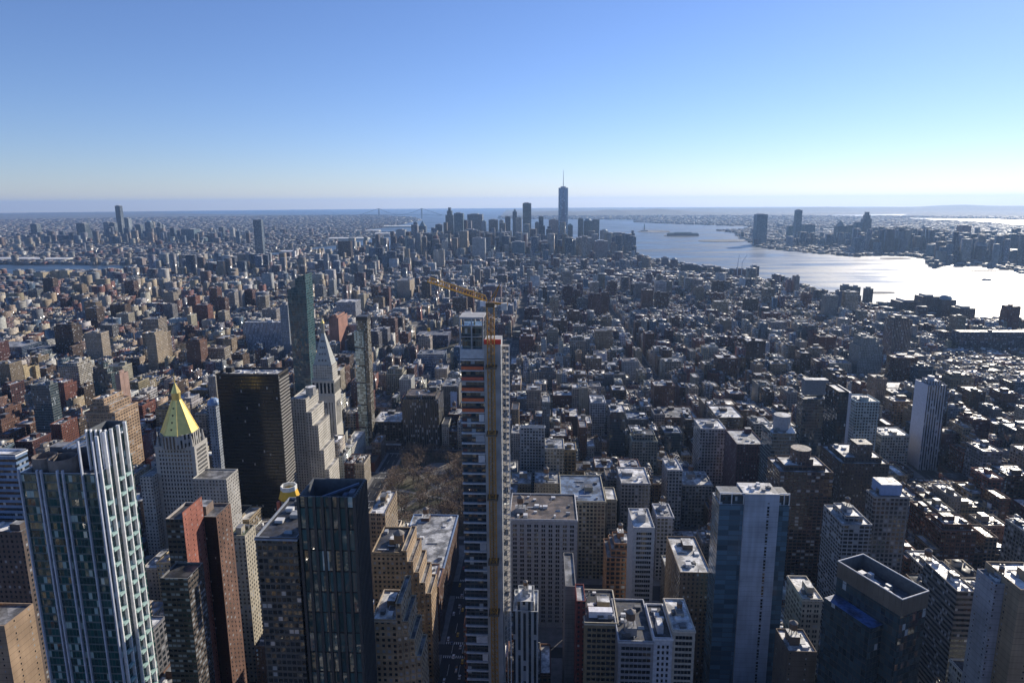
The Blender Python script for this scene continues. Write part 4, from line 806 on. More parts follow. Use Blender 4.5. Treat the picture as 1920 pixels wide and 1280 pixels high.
# --- table of further towers: kind, category, label, xl, xr, ytop, Y, side, depth, style, wall, roof, short
TW = [
('apartment_tower','apartment tower','beige apartment tower with broad sunlit side standing alone, upper left',272,291,627,1250,313,None,'punch',(.42,.34,.24),'white','the lone beige tower'),
('apartment_building','apartment building','brown brick block with sunlit orange brown stepped flank left of the gold pyramid tower',160,215,765,650,258,None,'pair',(.40,.28,.18),'silver','the orange brown flank block'),
('apartment_tower','apartment tower','first cream slab of a pair near the left edge',28,44,690,1100,60,None,'punch',(.60,.48,.28),'brown',''),
('apartment_tower','apartment tower','second cream slab of a pair, right one, near the left edge',58,66,686,1120,73,None,'punch',(.60,.48,.28),'brown','the cream slab pair'),
('office_tower','office tower','dark teal tower with speckled sunlit flank above the green fin tower',56,92,722,800,108,None,'glass',(.2,.22,.22),'grey','the dark teal tower'),
('apartment_tower','apartment tower','tall apartment tower with white speckled balconies left of the orange brown flank block',108,146,686,980,172,None,'balcony',(.52,.47,.38),'white','the speckled balcony tower'),
('apartment_tower','apartment tower','dark green glass apartment block with terraced right side behind the speckled balcony tower',173,208,692,950,222,None,'glass',(.1,.13,.12),'brown',''),
('apartment_tower','apartment tower','narrow pink slab pair lit by the sun, upper left',215,224,702,900,240,None,'blank',(.45,.30,.24),'grey','the pink slab'),
('apartment_tower','apartment tower','white zigzag balcony tower near the left edge, upper of two',79,90,642,1400,109,None,'balcony',(.55,.53,.48),'white',''),
('apartment_building','apartment building','white balconied block just right of the zigzag balcony tower',114,130,643,1430,146,None,'balcony',(.60,.6,.52),'white',''),
('office_building','office building','dark blue hospital like block at the left edge',-20,40,650,1350,None,60,'ribbon',(.10,.14,.22),'silver',''),
('office_building','office building','navy block with plain front beside the zigzag balcony tower',50,78,655,1330,None,50,'ribbon',(.08,.12,.2),'grey',''),
('apartment_building','apartment building','dark brick slab with sunlit brown end and small roof tower, upper left',108,145,622,1550,157,None,'punch',(.30,.22,.17),'dark',''),
('office_building','office building','grey curved roof hall with white sunlit end, upper left',215,258,620,1600,268,None,'ribbon',(.34,.36,.38),'white','the grey curved roof hall'),
('office_building','office building','dark brown wide office with tiny windows left of the black office slab',404,440,634,1450,455,None,'punch',(.16,.11,.09),'silver',''),
('office_building','office building','broad white block with blue vertical stripes left of the teal faceted tower',458,540,604,1430,545,60,'piers',(.52,.56,.62),'white','the blue striped white block'),
('apartment_tower','apartment tower','dark slab with beige sunlit end, upper left',337,360,578,1950,376,None,'punch',(.46,.38,.27),'grey','the beige ended dark slab'),
('apartment_tower','apartment tower','grey tower beside the lone beige tower with narrow tan side',266,296,598,1500,312,None,'ribbon',(.40,.33,.25),'grey',''),
('office_building','office building','light grey office with small dome, between the gold pyramid tower and black office slab',388,404,760,640,414,None,'punch',(.36,.40,.46),'blue','the domed grey office'),
('apartment_tower','apartment tower','red brown twin slab tower with salmon sunlit edges behind the clock tower',616,634,596,1350,651,None,'blank',(.42,.22,.16),'brown','the salmon edged slab'),
('office_building','office building','broad pale slab with white sunlit end above the slim stacked cube tower',630,666,566,1700,676,None,'ribbon',(.42,.43,.47),'white','the broad pale slab'),
('apartment_tower','apartment tower','dark tall slab with bright cream vertical edge left of the orange crane jib',744,768,526,2300,784,None,'punch',(.50,.42,.32),'grey','the cream edged slab'),
('office_building','office building','blue shaded block with thin white frame behind the bare park',782,832,664,1220,None,40,'ribbon',(.26,.32,.42),'grey','the white framed blue block'),
('office_building','office building','navy institutional block above the white framed blue block',780,840,628,1500,846,50,'loft',(.10,.10,.15),'grey',''),
('office_tower','office tower','dark wedge shaped block with dense vertical windows beyond the bare park',753,822,748,850,None,45,'piers',(.115,.105,.09),'brown','the dark dense windowed block'),
('office_building','office building','dark office with cream roof left of the dark dense windowed block',699,752,790,880,None,50,'loft',(.10,.095,.09),'white',''),
('loft_building','loft building','low brownish loft at the far side of the bare park',706,752,834,846,None,10,'punch',(.20,.16,.14),'silver',''),
('office_building','office building','grey building with tall pale blue wall sign left of the tall construction tower',828,860,724,930,None,50,'punch',(.2,.185,.165),'grey','the wall sign building'),
('loft_building','loft building','light octagonal roofed office with long slanting side near the construction tower',975,1022,800,700,968,60,'grid',(.40,.42,.42),'blue','the octagonal roofed office'),
('office_building','office building','beige windowed block right of the octagonal roofed office',1022,1058,840,655,None,30,'grid',(.40,.36,.28),'silver',''),
('office_building','office building','slim beige tower block with white roof below the white grid office',1085,1109,792,830,None,30,'grid',(.38,.34,.28),'white',''),
('office_building','office building','tall white grid office with bright roof edge, centre right',1108,1136,754,900,None,35,'grid',(.50,.50,.50),'white','the white grid office'),
('office_tower','office tower','dark narrow slab with pale edges right of the white grid office',1144,1173,772,790,None,34,'glass',(.09,.09,.10),'white','the dark narrow slab'),
('loft_building','loft building','windowless dark brown block near the white grid office',1036,1085,780,900,None,40,'blank',(.13,.085,.075),'white',''),
('loft_building','loft building','low square red brick block with white dome on its roof',1246,1308,782,860,None,50,'loft',(.17,.10,.075),'grey','the white domed red block'),
('office_building','office building','ornate pale building with dark recessed centre bay, right of centre',1314,1362,803,700,None,34,'grid',(.40,.39,.38),'white','the ornate recessed building'),
('office_building','office building','tall brown blank sided building behind the ornate recessed building',1345,1394,782,790,None,50,'ribbon',(.17,.13,.10),'white','the brown blank sided building'),
('apartment_building','apartment building','dark maroon brick apartment block right of the brown blank sided building',1382,1434,832,640,None,44,'punch',(.13,.075,.08),'silver','the maroon apartment block'),
('apartment_tower','apartment tower','round topped pale green grey tower with white tent roof left of the dark glass tower',1448,1492,812,600,None,30,'glass',(.24,.28,.28),'white','the round topped pale tower'),
('office_tower','office tower','dark glass tower with grey blank cap, right of centre',1506,1560,748,715,1496,None,'glass',(.10,.12,.13),'silver','the dark glass capped tower'),
('office_tower','office tower','black slim slab with pale right edge beside the dark glass capped tower',1573,1592,734,640,None,30,'glass',(.012,.013,.014),'white','the black slim slab'),
('office_building','office building','turquoise white ornate building with dark attic band, right side',1606,1650,752,760,None,30,'grid',(.42,.5,.5),'silver','the turquoise ornate building'),
('apartment_tower','apartment tower','brown black tower with triangular roof frames in the right foreground',1578,1668,868,560,None,44,'punch',(.10,.085,.075),'white','the triangular roofed dark tower'),
('apartment_tower','apartment tower','dark brown brick tower with round tank house, right of the blue grey slab tower',1463,1563,884,500,None,30,'balcony',(.13,.09,.075),'white','the dark brown brick tower'),
('office_tower','office tower','tall white tower with blank left side and vertical stripes, right side',1741,1777,722,800,1717,None,'piers',(.50,.51,.54),'blue','the white striped tower'),
('office_building','office building','cream grid building with white roof left of the white striped tower',1653,1706,815,800,None,30,'grid',(.47,.44,.38),'white',''),
('office_building','office building','wide tan ribbed office left of the top of the white striped tower',1658,1716,728,1020,None,40,'piers',(.33,.28,.23),'silver',''),
('apartment_tower','apartment tower','beige grey tower with blue penthouse above the angular dark glass block',1640,1706,930,480,1625,30,'grid',(.25,.24,.23),'silver','the blue penthouse tower'),
('apartment_tower','apartment tower','pale grey gridded tower with white snowy terraces left of the blue penthouse tower',1579,1636,982,430,None,30,'balcony',(.33,.34,.36),'white','the snowy terraced tower'),
('apartment_building','apartment building','cream building with dark square windows left of the angular dark glass block',1505,1543,1122,372,None,26,'pair',(.42,.38,.31),'white',''),
('loft_building','loft building','brown building with dark arched opening at the bottom right of the blue grey slab tower',1478,1532,1220,330,None,20,'blank',(.17,.13,.10),'white',''),
('office_building','office building','white framed office with dark bays right of the angular dark glass block',1736,1781,1068,480,None,30,'grid',(.36,.34,.31),'silver','the white framed office'),
('loft_building','loft building','rust brown loft beside the white framed office',1700,1735,1046,500,None,30,'loft',(.24,.13,.09),'silver',''),
('loft_building','loft building','grey office with long white roof edge near the lower right corner',1795,1832,1108,360,None,34,'ribbon',(.20,.19,.18),'white',''),
('apartment_tower','apartment tower','stepped light grey tower in the upper right with slanting flank',1612,1656,640,1200,None,40,'punch',(.30,.31,.29),'grey','the stepped light grey tower'),
('apartment_tower','apartment tower','tan tower with darker centre strip, upper right',1676,1712,600,1350,None,36,'piers',(.30,.25,.21),'grey','the upper right tan tower'),
('office_building','office building','huge dark block filling the right edge, upper right',1800,2000,622,1480,1785,90,'loft',(.09,.09,.11),'dark','the huge dark block'),
('office_building','office building','white topped courtyard office with yellowish arched storeys, centre right',1052,1136,938,540,None,56,'grid',(.36,.33,.25),'blue','the yellowish arched office'),
('office_building','office building','pale office with tall dark vertical bays right of the yellowish arched office',1165,1220,905,600,None,40,'grid',(.33,.32,.31),'white','the tall dark bayed office'),
('office_building','office building','narrow grey white office with dark middle strip, left of the blue grey slab tower top',1252,1280,880,620,None,30,'grid',(.42,.42,.42),'white',''),
('loft_building','loft building','long low white roofed loft touching the blue grey slab tower top',1281,1337,908,640,None,36,'grid',(.38,.36,.33),'white',''),
('office_building','office building','small white gridded office with black central window block',1232,1264,968,540,None,26,'grid',(.48,.49,.52),'silver',''),
('apartment_building','apartment building','cream apartment block with mossy roof right of the red brick slab',427,459,1003,400,478,None,'punch',(.50,.45,.35),'green',''),
('office_building','office building','beige loft with white water tank house in the avenue canyon mouth near the park',1002,1050,905,620,None,30,'punch',(.36,.33,.26),'silver',''),
('apartment_building','apartment building','pale slab with glazed white ends in the middle distance, centre right',1210,1230,652,1500,None,30,'blank',(.5,.5,.48),'white',''),
('office_building','office building','long grey block with white roof at the middle distance right of the construction tower',957,1012,682,1300,None,60,'ribbon',(.25,.26,.28),'white',''),
('office_building','office building','warm grey windowed block above the long grey block',965,1016,630,1650,None,50,'punch',(.30,.30,.28),'grey',''),
('office_tower','office tower','dark blue low tower on the far shore side, brown black, upper left of centre',633,657,452,3700,None,40,'ribbon',(.10,.07,.065),'grey','the brown black block'),
('office_tower','office tower','very tall blue glass slab by the east river with dark right edge',474,489,412,3900,493,None,'glass',(.30,.36,.42),'dark','the river side glass slab'),
]
for nm, cat, lab, xl, xr, yt, Y, sd, dp, st, wc, rc, sh in TW:
    trim = tuple(min(.8, q * 1.25) for q in wc) if st in ('grid', 'pair', 'loft') and isinstance(wc, tuple) else None
    tr = ()
    if 'stepped' in lab or 'terraced' in lab: tr = ((4, 6, 1, 2, 9), (3, 6, 1, 2, 8))
    elif 'tower' in nm and Y < 1500 and st != 'glass': tr = ((4, 4, 4, 4, 5),)
    r, b = T(nm, lab, cat, xl, xr, yt + (8 if tr and len(tr) == 2 else 0), Y, sd, dp, st, wc, rc, trim=trim, tiers=tr, n=4 if Y < 1000 else 1, short=sh or None, tk=None if Y < 1000 else False, bulk=Y < 2500)
    cx, cy = (b[0] + b[1]) / 2, (b[2] + b[3]) / 2
    if sh == 'the round topped pale tower':
        part(MB().prism(ngon(cx + 3, cy, 8, 20), b[4], b[4] + 14, MATTE, (.3, .31, .33), ROOF, RT['silver']), 'round_plant_drum', r); part(MB().prism(ngon(cx + 9, cy - 9, 5, 8), b[4] - .9, b[4] + 5, PAINT, (.75, .75, .73), poly2=ngon(cx + 9, cy - 9, .3, 8)), 'tent_roof', r)
    if sh == 'the dark glass capped tower': part(MB().box(b[0] + 2, b[1] - 4, b[2] + 3, b[3] - 3, b[4] + 4, b[4] + 22, MATTE, (.17, .18, .19), ROOF, RT['white'], bottom=True), 'blank_cap', r)
    if sh == 'the black slim slab': part(MB().box(b[1] + .01, b[1] + 3, b[2], b[3], 0, b[4] - 1, PAINT, (.38, .4, .44)), 'pale_edge', r)
    if sh == 'the white striped tower':
        part(MB().box(b[0] - .4, b[0] - .01, b[2], b[3], 0, b[4], PAINT, (.50, .52, .60)), 'blank_end_wall', r); part(MB().beam((cx, cy, b[4]), (cx, cy, b[4] + 22), .5, PAINT, (.3, .3, .3), .2), 'mast', r)
    if sh == 'the white domed red block': part(MB().prism(ngon(cx + 8, cy - 8, 5, 12), b[4] - 1, b[4] + 4, PAINT, (.8, .8, .78), poly2=ngon(cx + 8, cy - 8, 2, 12)), 'dome', r)
    if sh == 'the domed grey office':
        for k in range(4): part(MB().prism(ngon(cx, cy, 7 * math.cos(k * .39), 12), b[4] + 7 * math.sin(k * .39), b[4] + 7 * math.sin(k * .39 + .39), PAINT, (.22, .33, .5), poly2=ngon(cx, cy, max(.2, 7 * math.cos(k * .39 + .39)), 12)), 'dome_ring', r)
    if sh == 'the wall sign building':
        s0 = at_y(844, 735, b[2] - 2); s1 = at_y(857, 764, b[2] - 2); part(MB().box(s0.x, s1.x, b[2] - 1, b[2] - .01, s1.z, s0.z, PAINT, (.40, .50, .66), bottom=True), 'wall_sign', r)
    if sh == 'the dark brown brick tower':
        part(MB().prism(ngon(cx, cy, 8, 16), b[4] - 1, b[4] + 15, FAC['punch'], wc, ROOF, RT['brown']), 'round_tank_house', r)
    if sh == 'the triangular roofed dark tower': part(MB().box(cx - 6, cx + 8, b[2] + 6, b[2] + 20, b[4], b[4] + 16, FAC['punch'], wc, ROOF, RT['dark']), 'tank_house', r)
    if sh == 'the blue penthouse tower': part(MB().box(cx - 8, cx + 8, b[2] + 2, b[2] + 16, b[4], b[4] + 9, PAINT, (.22, .32, .52), ROOF, RT['silver']), 'penthouse', r)
# --- far towers: (left, right, top, distance, wall) --------------------------------
def lone(name, lab, cat, xl, xr, yt, Y, wc, style='ribbon', side=None, depth=None, top=None):
    b = P(xl, xr, yt, Y, side, depth or max(20, (xr - xl) * Y / 1300)); x0, x1, y0, y1, z = b
    while Y < 3400 and name == 'apartment_block' and not (inpoly(x0, y1 + 25, man) and inpoly(x1 + 25, y1 + 25, man)):
        Y *= .98; b = P(xl, xr, yt, Y, side, depth or max(20, (xr - xl) * Y / 1300)); x0, x1, y0, y1, z = b
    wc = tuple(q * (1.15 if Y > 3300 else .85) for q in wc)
    root = thing(name, lab, cat, ((x0 + x1) / 2, y0, 0)); FOOT.append((x0, x1, y0, y1, z)); po = rect(x0, x1, y0, y1)
    m = FAC[style]; rf = rng.choice([(.5, .5, .5), (.2, .2, .2), (.3, .3, .32)])
    part(MB().prism(po, 0, z, m, wc, ROOF, rf, u0=rng.random() * 30), 'wall', root); cx, cy = (x0 + x1) / 2, (y0 + y1) / 2; w_ = x1 - x0
    if top == 'dome':
        for k in range(4): part(MB().prism(ngon(cx, cy, w_ * .42 * math.cos(k * .39), 12), z + w_ * .3 * math.sin(k * .39), z + w_ * .3 * math.sin(k * .39 + .39), PAINT, (.2, .27, .3), poly2=ngon(cx, cy, max(.2, w_ * .42 * math.cos(k * .39 + .39)), 12)), 'dome_ring', root)
    elif top == 'peak': part(MB().prism(inset(po, w_ * .12), z, z + w_ * .7, MATTE, (.2, .24, .24), poly2=ngon(cx, cy, 1, 4, R(45))), 'peaked_roof', root)
    elif top == 'pyr': part(MB().prism(inset(po, .5), z, z + w_ * .35, MATTE, (.2, .26, .26), poly2=rect(cx - 6, cx + 6, cy - 6, cy + 6)), 'stepped_roof', root)
    elif top == 'step':
        part(MB().prism(rect(x0 + w_ * .2, x1 - w_ * .2, y0 + 4, y1 - 4), z, z + w_ * .5, m, wc, ROOF, rf), 'upper_storeys', root); part(MB().prism(rect(x0 + w_ * .35, x1 - w_ * .35, y0 + 7, y1 - 7), z + w_ * .5, z + w_ * .9, m, wc, ROOF, rf), 'upper_storeys', root)
    else: part(MB().box(x0 + w_ * .2, x1 - w_ * .3, y0 + 5, y1 - 5, z, z + 5, MATTE, (.3, .3, .3), ROOF, rf), 'bulkhead', root)
    return root
DG = (.10, .13, .15); MG = (.25, .27, .28); BG = (.38, .35, .30); TE = (.13, .20, .23)
DT = [(742,759,431,4300,MG,'blank','','grey slab with bright sunlit side, leftmost of the downtown cluster'),(775,782,417,5300,DG,'ribbon','','thin dark tower, second from the left end of downtown'),(784,798,424,5200,DG,'ribbon','peak','dark tower with pointed top at the left end of downtown'),
(762,783,444,4400,TE,'ribbon','','low teal block beside the leftmost downtown slab'),(791,811,438,4500,DG,'ribbon','','mid height dark block at the left end of downtown'),(816,829,421,5200,DG,'ribbon','','dark square tower left of the tallest left downtown pair'),(810,824,437,4450,BG,'punch','','light beige block at the left part of downtown'),
(835,850,403,5000,DG,'glass','step','stepped dark tower, left one of the tall left downtown pair'),(851,868,400,4600,TE,'ribbon','','rippled tall tower, right one of the tall left downtown pair'),(876,904,402,5200,MG,'piers','','wide grey slab tower with flat top in left downtown'),(870,894,431,4400,DG,'ribbon','','dark block before the wide grey downtown slab'),
(916,933,412,5100,DG,'glass','','black square office tower in central downtown'),(929,956,436,4450,DG,'piers','','broad dark office before the black square downtown tower'),(903,911,416,5000,MG,'punch','pyr','slim grey tower between two wide downtown towers'),(936,944,413,5300,BG,'punch','','pale narrow tower right of the black square downtown tower'),
(947,957,406,5400,DG,'ribbon','','dark office rising left of the downtown spire'),(961,969,397,5200,DG,'punch','peak','old tower with green spire left of the second tallest downtown tower'),(980,996,381,4750,TE,'glass','','second tallest downtown tower with light top band'),(967,978,408,5000,BG,'punch','','pale tower touching the left of the second tallest downtown tower'),
(1010,1019,406,5100,TE,'glass','','slim blue tower halfway to the spired skyscraper'),(1003,1011,417,4900,MG,'ribbon','','grey block left of the slim blue downtown tower'),(1029,1047,412,4900,(.34,.26,.24),'punch','','pinkish office just left of the spired skyscraper'),(1024,1035,430,4600,DG,'ribbon','','dark lower office left of the pinkish office'),
(1064,1074,423,4800,DG,'ribbon','pyr','dark stepped tower just right of the spired skyscraper'),(1084,1094,410,4900,TE,'glass','','left tower of the three matching river side downtown towers'),(1095,1110,414,4950,TE,'ribbon','dome','domed middle tower of the three matching river side downtown towers'),(1111,1124,412,4850,TE,'glass','','right tower of the three matching river side downtown towers'),
(1126,1141,434,4900,MG,'punch','dome','pale tower with dome top near the right end of downtown'),(1147,1173,437,4800,DG,'glass','','wide dark bank headquarters near the right end of downtown'),(1180,1193,444,4700,DG,'ribbon','step','last dark tower at the right end of downtown'),(960,984,454,3900,DG,'blank','','broad windowless dark tower below the second tallest downtown tower'),
(1012,1040,453,4000,(.22,.13,.11),'punch','','reddish wide block below the spired skyscraper'),(1082,1110,446,4100,MG,'ribbon','','grey wide block below the matching river side towers'),(1116,1140,452,3900,(.2,.16,.15),'punch','','brownish block left of the wide dark bank headquarters'),(885,909,447,3700,MG,'punch','','tall grey twin slab below central downtown'),
(812,822,470,3400,BG,'punch','','pale thin apartment slab in front of left downtown'),(822,832,468,3300,BG,'punch','','second pale thin apartment slab in front of left downtown'),(828,838,452,3800,BG,'punch','','cream tower before the tall left downtown pair'),(697,706,480,3200,TE,'glass','','teal tower left of downtown on the near side')]
for xl, xr, yt, Y, wc, st, tp, lb in DT: lone('downtown_tower', lb, 'office tower', xl, xr, yt, Y, wc, st, top=tp or None)
LAND.append(('the spired skyscraper', 1056, 360))
def spire():
    Y = 4700.; a = P(1047.5, 1065.5, 352, Y, depth=62); x0, x1, y0, y1, z = a; cx, cy = (x0 + x1) / 2, (y0 + y1) / 2; h = (x1 - x0) / 2
    root = thing('skyscraper', 'tallest faceted blue glass skyscraper with needle spire on the skyline', 'skyscraper', (cx, cy, 0)); FOOT.append((x0, x1, y0, y1, z))
    GLS = facade('blue_facet_glass', 3, 8, .96, .92, glass=(.10, .17, .26), gr=.12, blind=.05, jit=.01, wall=(.2, .3, .4), gspec=1)
    b4 = [(cx - h, cy - h), (cx + h, cy - h), (cx + h, cy + h), (cx - h, cy + h)]; t4 = [(cx, cy - h), (cx + h, cy), (cx, cy + h), (cx - h, cy)]; zb = 56
    part(MB().prism(b4, 0, zb, GLS, (.3, .35, .4)), 'base', root)
    m = MB()
    for i in range(4):
        j = (i + 1) % 4; A, B, Tt, T2 = (*b4[i], zb), (*b4[j], zb), (*t4[i], z), (*t4[j], z)
        m.face([A, B, Tt], [(0, zb), (60, zb), (30, z)], GLS, (1, 1, 1)); m.face([B, T2, Tt], [(60, zb), (90, z), (30, z)], GLS, (1, 1, 1))
    m.face([(*p, z) for p in t4], [(0, 0)] * 4, ROOF, (.3, .3, .3)); part(m, 'wall', root)
    part(MB().prism(ngon(cx, cy, 19, 20), z, z + 9, PAINT, (.3, .34, .4), bottom=True), 'antenna_ring', root)
    zt = at_y(1056.5, 318, Y).z; part(MB().beam((cx, cy, z), (cx, cy, zt), 5, PAINT, (.55, .58, .62), 1.6), 'needle', root)
    for k in range(5): zz = z + (zt - z) * (.2 + k * .15); part(MB().prism(ngon(cx, cy, 4.6 - k * .6, 8), zz, zz + 3, PAINT, (.5, .52, .55), bottom=True), 'needle_ring', root)
spire()
BKT = [(215,224,386,6300,DG,'','tallest black tower of the left skyline'),(204,214,418,6200,DG,'','dark tower left of the tallest black tower'),(193,203,417,6300,MG,'','grey tower two places left of the tallest black tower'),(229,240,409,6400,(.25,.3,.33),'','pale blue tower right of the tallest black tower'),(252,263,421,6300,DG,'','dark block with rounded top right of the pale blue tower'),
(271,282,417,6200,DG,'dome','dome topped tower of the left skyline'),(283,288,416,6250,BG,'','bright thin tower touching the dome topped tower'),(294,300,418,6200,DG,'','thin tower right of the dome topped tower'),(301,306,422,6300,MG,'','second thin tower right of the dome topped tower'),(318,327,428,6000,DG,'','dark low tower in the middle of the left skyline'),(339,363,430,5800,TE,'','wide teal slab in the left skyline'),
(410,418,426,6000,DG,'','dark tower at the right part of the left skyline'),(430,437,427,6000,(.5,.5,.46),'','white thin tower at the right part of the left skyline'),(442,450,442,5600,BG,'','left beige tower of a pair left of the river side glass slab'),(454,462,440,5600,BG,'','right beige tower of a pair left of the river side glass slab'),(56,68,420,6100,DG,'','dark tower at the left end of the skyline'),
(142,158,419,5900,DG,'','broad dark pair tower between the left end and the tallest black tower'),(160,168,432,6000,DG,'','lower dark tower beside the broad dark pair tower'),(53,56,455,5200,BG,'','thin cream chimney like tower, left of two at the far left'),(58,62,454,5200,BG,'','thin cream chimney like tower, right of two at the far left'),(312,318,440,6000,(.5,.48,.42),'','tiny white tower in the left skyline'),
(372,385,446,5700,TE,'','teal block right of the wide teal slab'),(100,118,442,5900,DG,'','dark flat block in the left skyline'),(243,250,432,6100,TE,'','teal tower under the pale blue tower')]
for xl, xr, yt, Y, wc, tp, lb in BKT: lone('skyline_tower', lb, 'tower', xl, xr, yt, Y, wc, 'ribbon', top=tp or None)
NJT = [(1420,1440,402,5200,TE,'','isolated blue slab tower at the tip of the far right shore'),(1479,1491,424,5600,TE,'','block left of the tallest right shore tower'),(1494,1505,394,5500,TE,'','tallest tower of the right shore'),(1510,1529,421,5500,TE,'','wide block right of the tallest right shore tower'),(1571,1587,424,5300,DG,'peak','dark tower with cut corner left of the twin right shore towers'),
(1592,1604,423,5300,DG,'','dark tower left of the twin right shore towers'),(1606,1618,417,5200,TE,'','left one of the twin right shore towers'),(1621,1635,410,5200,DG,'step','right and taller one of the twin right shore towers'),(1637,1649,427,5300,DG,'','tower just right of the twin right shore towers'),(1669,1684,427,5300,DG,'','first slab of the right shore middle group'),(1686,1708,425,5300,DG,'','second slab of the right shore middle group'),
(1710,1722,436,5200,DG,'','third slab of the right shore middle group'),(1727,1744,433,5100,DG,'peak','peaked fourth tower of the right shore middle group'),(1746,1764,436,5000,DG,'','fifth slab of the right shore middle group'),(1767,1783,433,5000,DG,'','sixth slab of the right shore middle group'),(1805,1822,423,4800,(.28,.13,.12),'','reddish unfinished tower on the right shore'),(1848,1866,434,4700,DG,'','tall slab right of the reddish unfinished tower'),
(1870,1888,457,4200,DG,'','block near the right end of the right shore'),(1750,1772,459,4000,TE,'','waterside block at the right shore point'),(1774,1788,456,4050,TE,'','second waterside block at the right shore point'),(1792,1820,461,4000,TE,'','wide waterside block under the reddish unfinished tower'),(1896,1925,470,3700,DG,'','dark block cut by the right edge on the right shore'),(1545,1562,446,5000,TE,'','low block left of the dark tower with cut corner'),(1650,1666,442,5000,DG,'','low block in the right shore middle group'),(1833,1846,450,4300,DG,'','narrow block right of the wide waterside block')]
for xl, xr, yt, Y, wc, tp, lb in NJT: lone('shore_tower', lb, 'tower', xl, xr, yt, Y, wc, 'ribbon', top=tp or None)
MIDT = [(1582,1598,536,2450,(.2,.21,.2),'','left one of three grey blocks on the near river bank'),(1601,1614,538,2430,(.2,.21,.2),'','middle one of three grey blocks on the near river bank'),(1625,1638,541,2400,(.18,.15,.14),'','right brown one of three blocks on the near river bank'),(1731,1761,556,2150,(.17,.13,.11),'','broad brown block on the near bank left of the round cornered one'),(1767,1794,562,2050,(.16,.12,.10),'dome','round cornered brown block on the near bank'),
(1690,1730,566,2000,(.17,.14,.12),'','long low brown block on the near bank'),(1800,1830,578,1900,(.13,.1,.09),'','brown block on the near bank close to the right edge'),(1411,1424,499,3000,(.12,.11,.12),'','small isolated dark block by the two thin cranes'),(1381,1401,505,2900,(.17,.11,.11),'','unfinished dark red block under the two thin cranes'),(1242,1254,483,3350,(.13,.14,.16),'','small dark block on the shore right of downtown'),
(1259,1271,487,3300,(.2,.15,.15),'dome','small brownish domed block on the shore right of downtown'),(1282,1308,496,3150,(.11,.11,.12),'','dark massive block on the shore left of the cranes'),(1316,1352,500,3050,(.11,.11,.12),'','dark round headed mass left of the unfinished red block'),(253,266,484,3500,(.2,.15,.13),'','brown slab with pale side left of centre of the left half'),(370,383,476,3400,BG,'','cream slab with stepped top in the left distance'),
(24,36,507,2900,(.5,.42,.3),'','first cream project tower from the left edge'),(62,80,511,2800,(.55,.46,.3),'','second cream project tower from the left edge'),(93,106,508,2850,(.55,.46,.3),'','third cream project tower from the left edge'),(110,126,507,2860,(.55,.46,.3),'','fourth cream project tower from the left edge'),(130,149,511,2850,(.4,.33,.25),'','fifth project tower from the left edge, browner'),(162,179,507,2900,(.36,.3,.24),'','sixth project tower from the left edge'),
(262,271,541,2300,(.3,.26,.21),'','first slab of the brown project row, upper left'),(284,292,540,2320,(.3,.26,.21),'','second slab of the brown project row, upper left'),(300,308,546,2300,(.3,.26,.21),'','third slab of the brown project row, upper left'),(316,332,543,2280,(.3,.26,.21),'','fourth and widest slab of the brown project row'),(350,362,545,2280,(.3,.26,.21),'','fifth slab of the brown project row, upper left'),(366,373,534,2350,(.3,.26,.21),'','sixth slab of the brown project row, upper left'),(380,388,530,2360,(.3,.26,.21),'','seventh slab of the brown project row, upper left'),(392,402,534,2380,(.3,.26,.21),'','eighth slab of the brown project row, upper left'),
(890,900,504,2700,(.22,.2,.19),'','left dark slab of three below downtown'),(908,919,504,2700,(.22,.2,.19),'','middle dark slab of three below downtown'),(932,947,504,2700,(.22,.2,.19),'','right dark slab of three below downtown'),(905,939,537,2200,(.18,.12,.13),'','dark maroon block behind the orange crane head'),(1092,1117,592,1750,(.07,.17,.33),'dome','bright blue wrapped rounded block in the middle distance'),(865,890,590,1500,(.2,.21,.2),'','grey tower behind the left of the construction tower'),
(524,539,572,1300,(.30,.33,.36),'','light grey tower touching the left of the teal faceted tower'),(595,604,536,2300,(.5,.5,.5),'','white blade like tower right of the teal faceted tower'),(645,656,516,2600,(.4,.43,.42),'','pale green tower with white edge above the clock tower'),(836,853,586,1750,(.35,.36,.36),'','pale slab left of the crane mast with white edge'),(655,665,544,2200,(.3,.3,.3),'','narrow grey block above the slim stacked cube tower'),(1380,1398,640,1450,(.16,.18,.22),'','slate blue block right of centre in the middle distance'),(730,752,590,1700,(.25,.26,.3),'','grey blue slab right of the slim stacked cube tower'),(1346,1372,662,1350,(.12,.16,.22),'','dark blue cube in the middle distance, right half')]
for xl, xr, yt, Y, wc, tp, lb in MIDT: lone('apartment_block', lb, 'apartment block', xl, xr, yt, Y, wc, 'punch', top=tp or None)
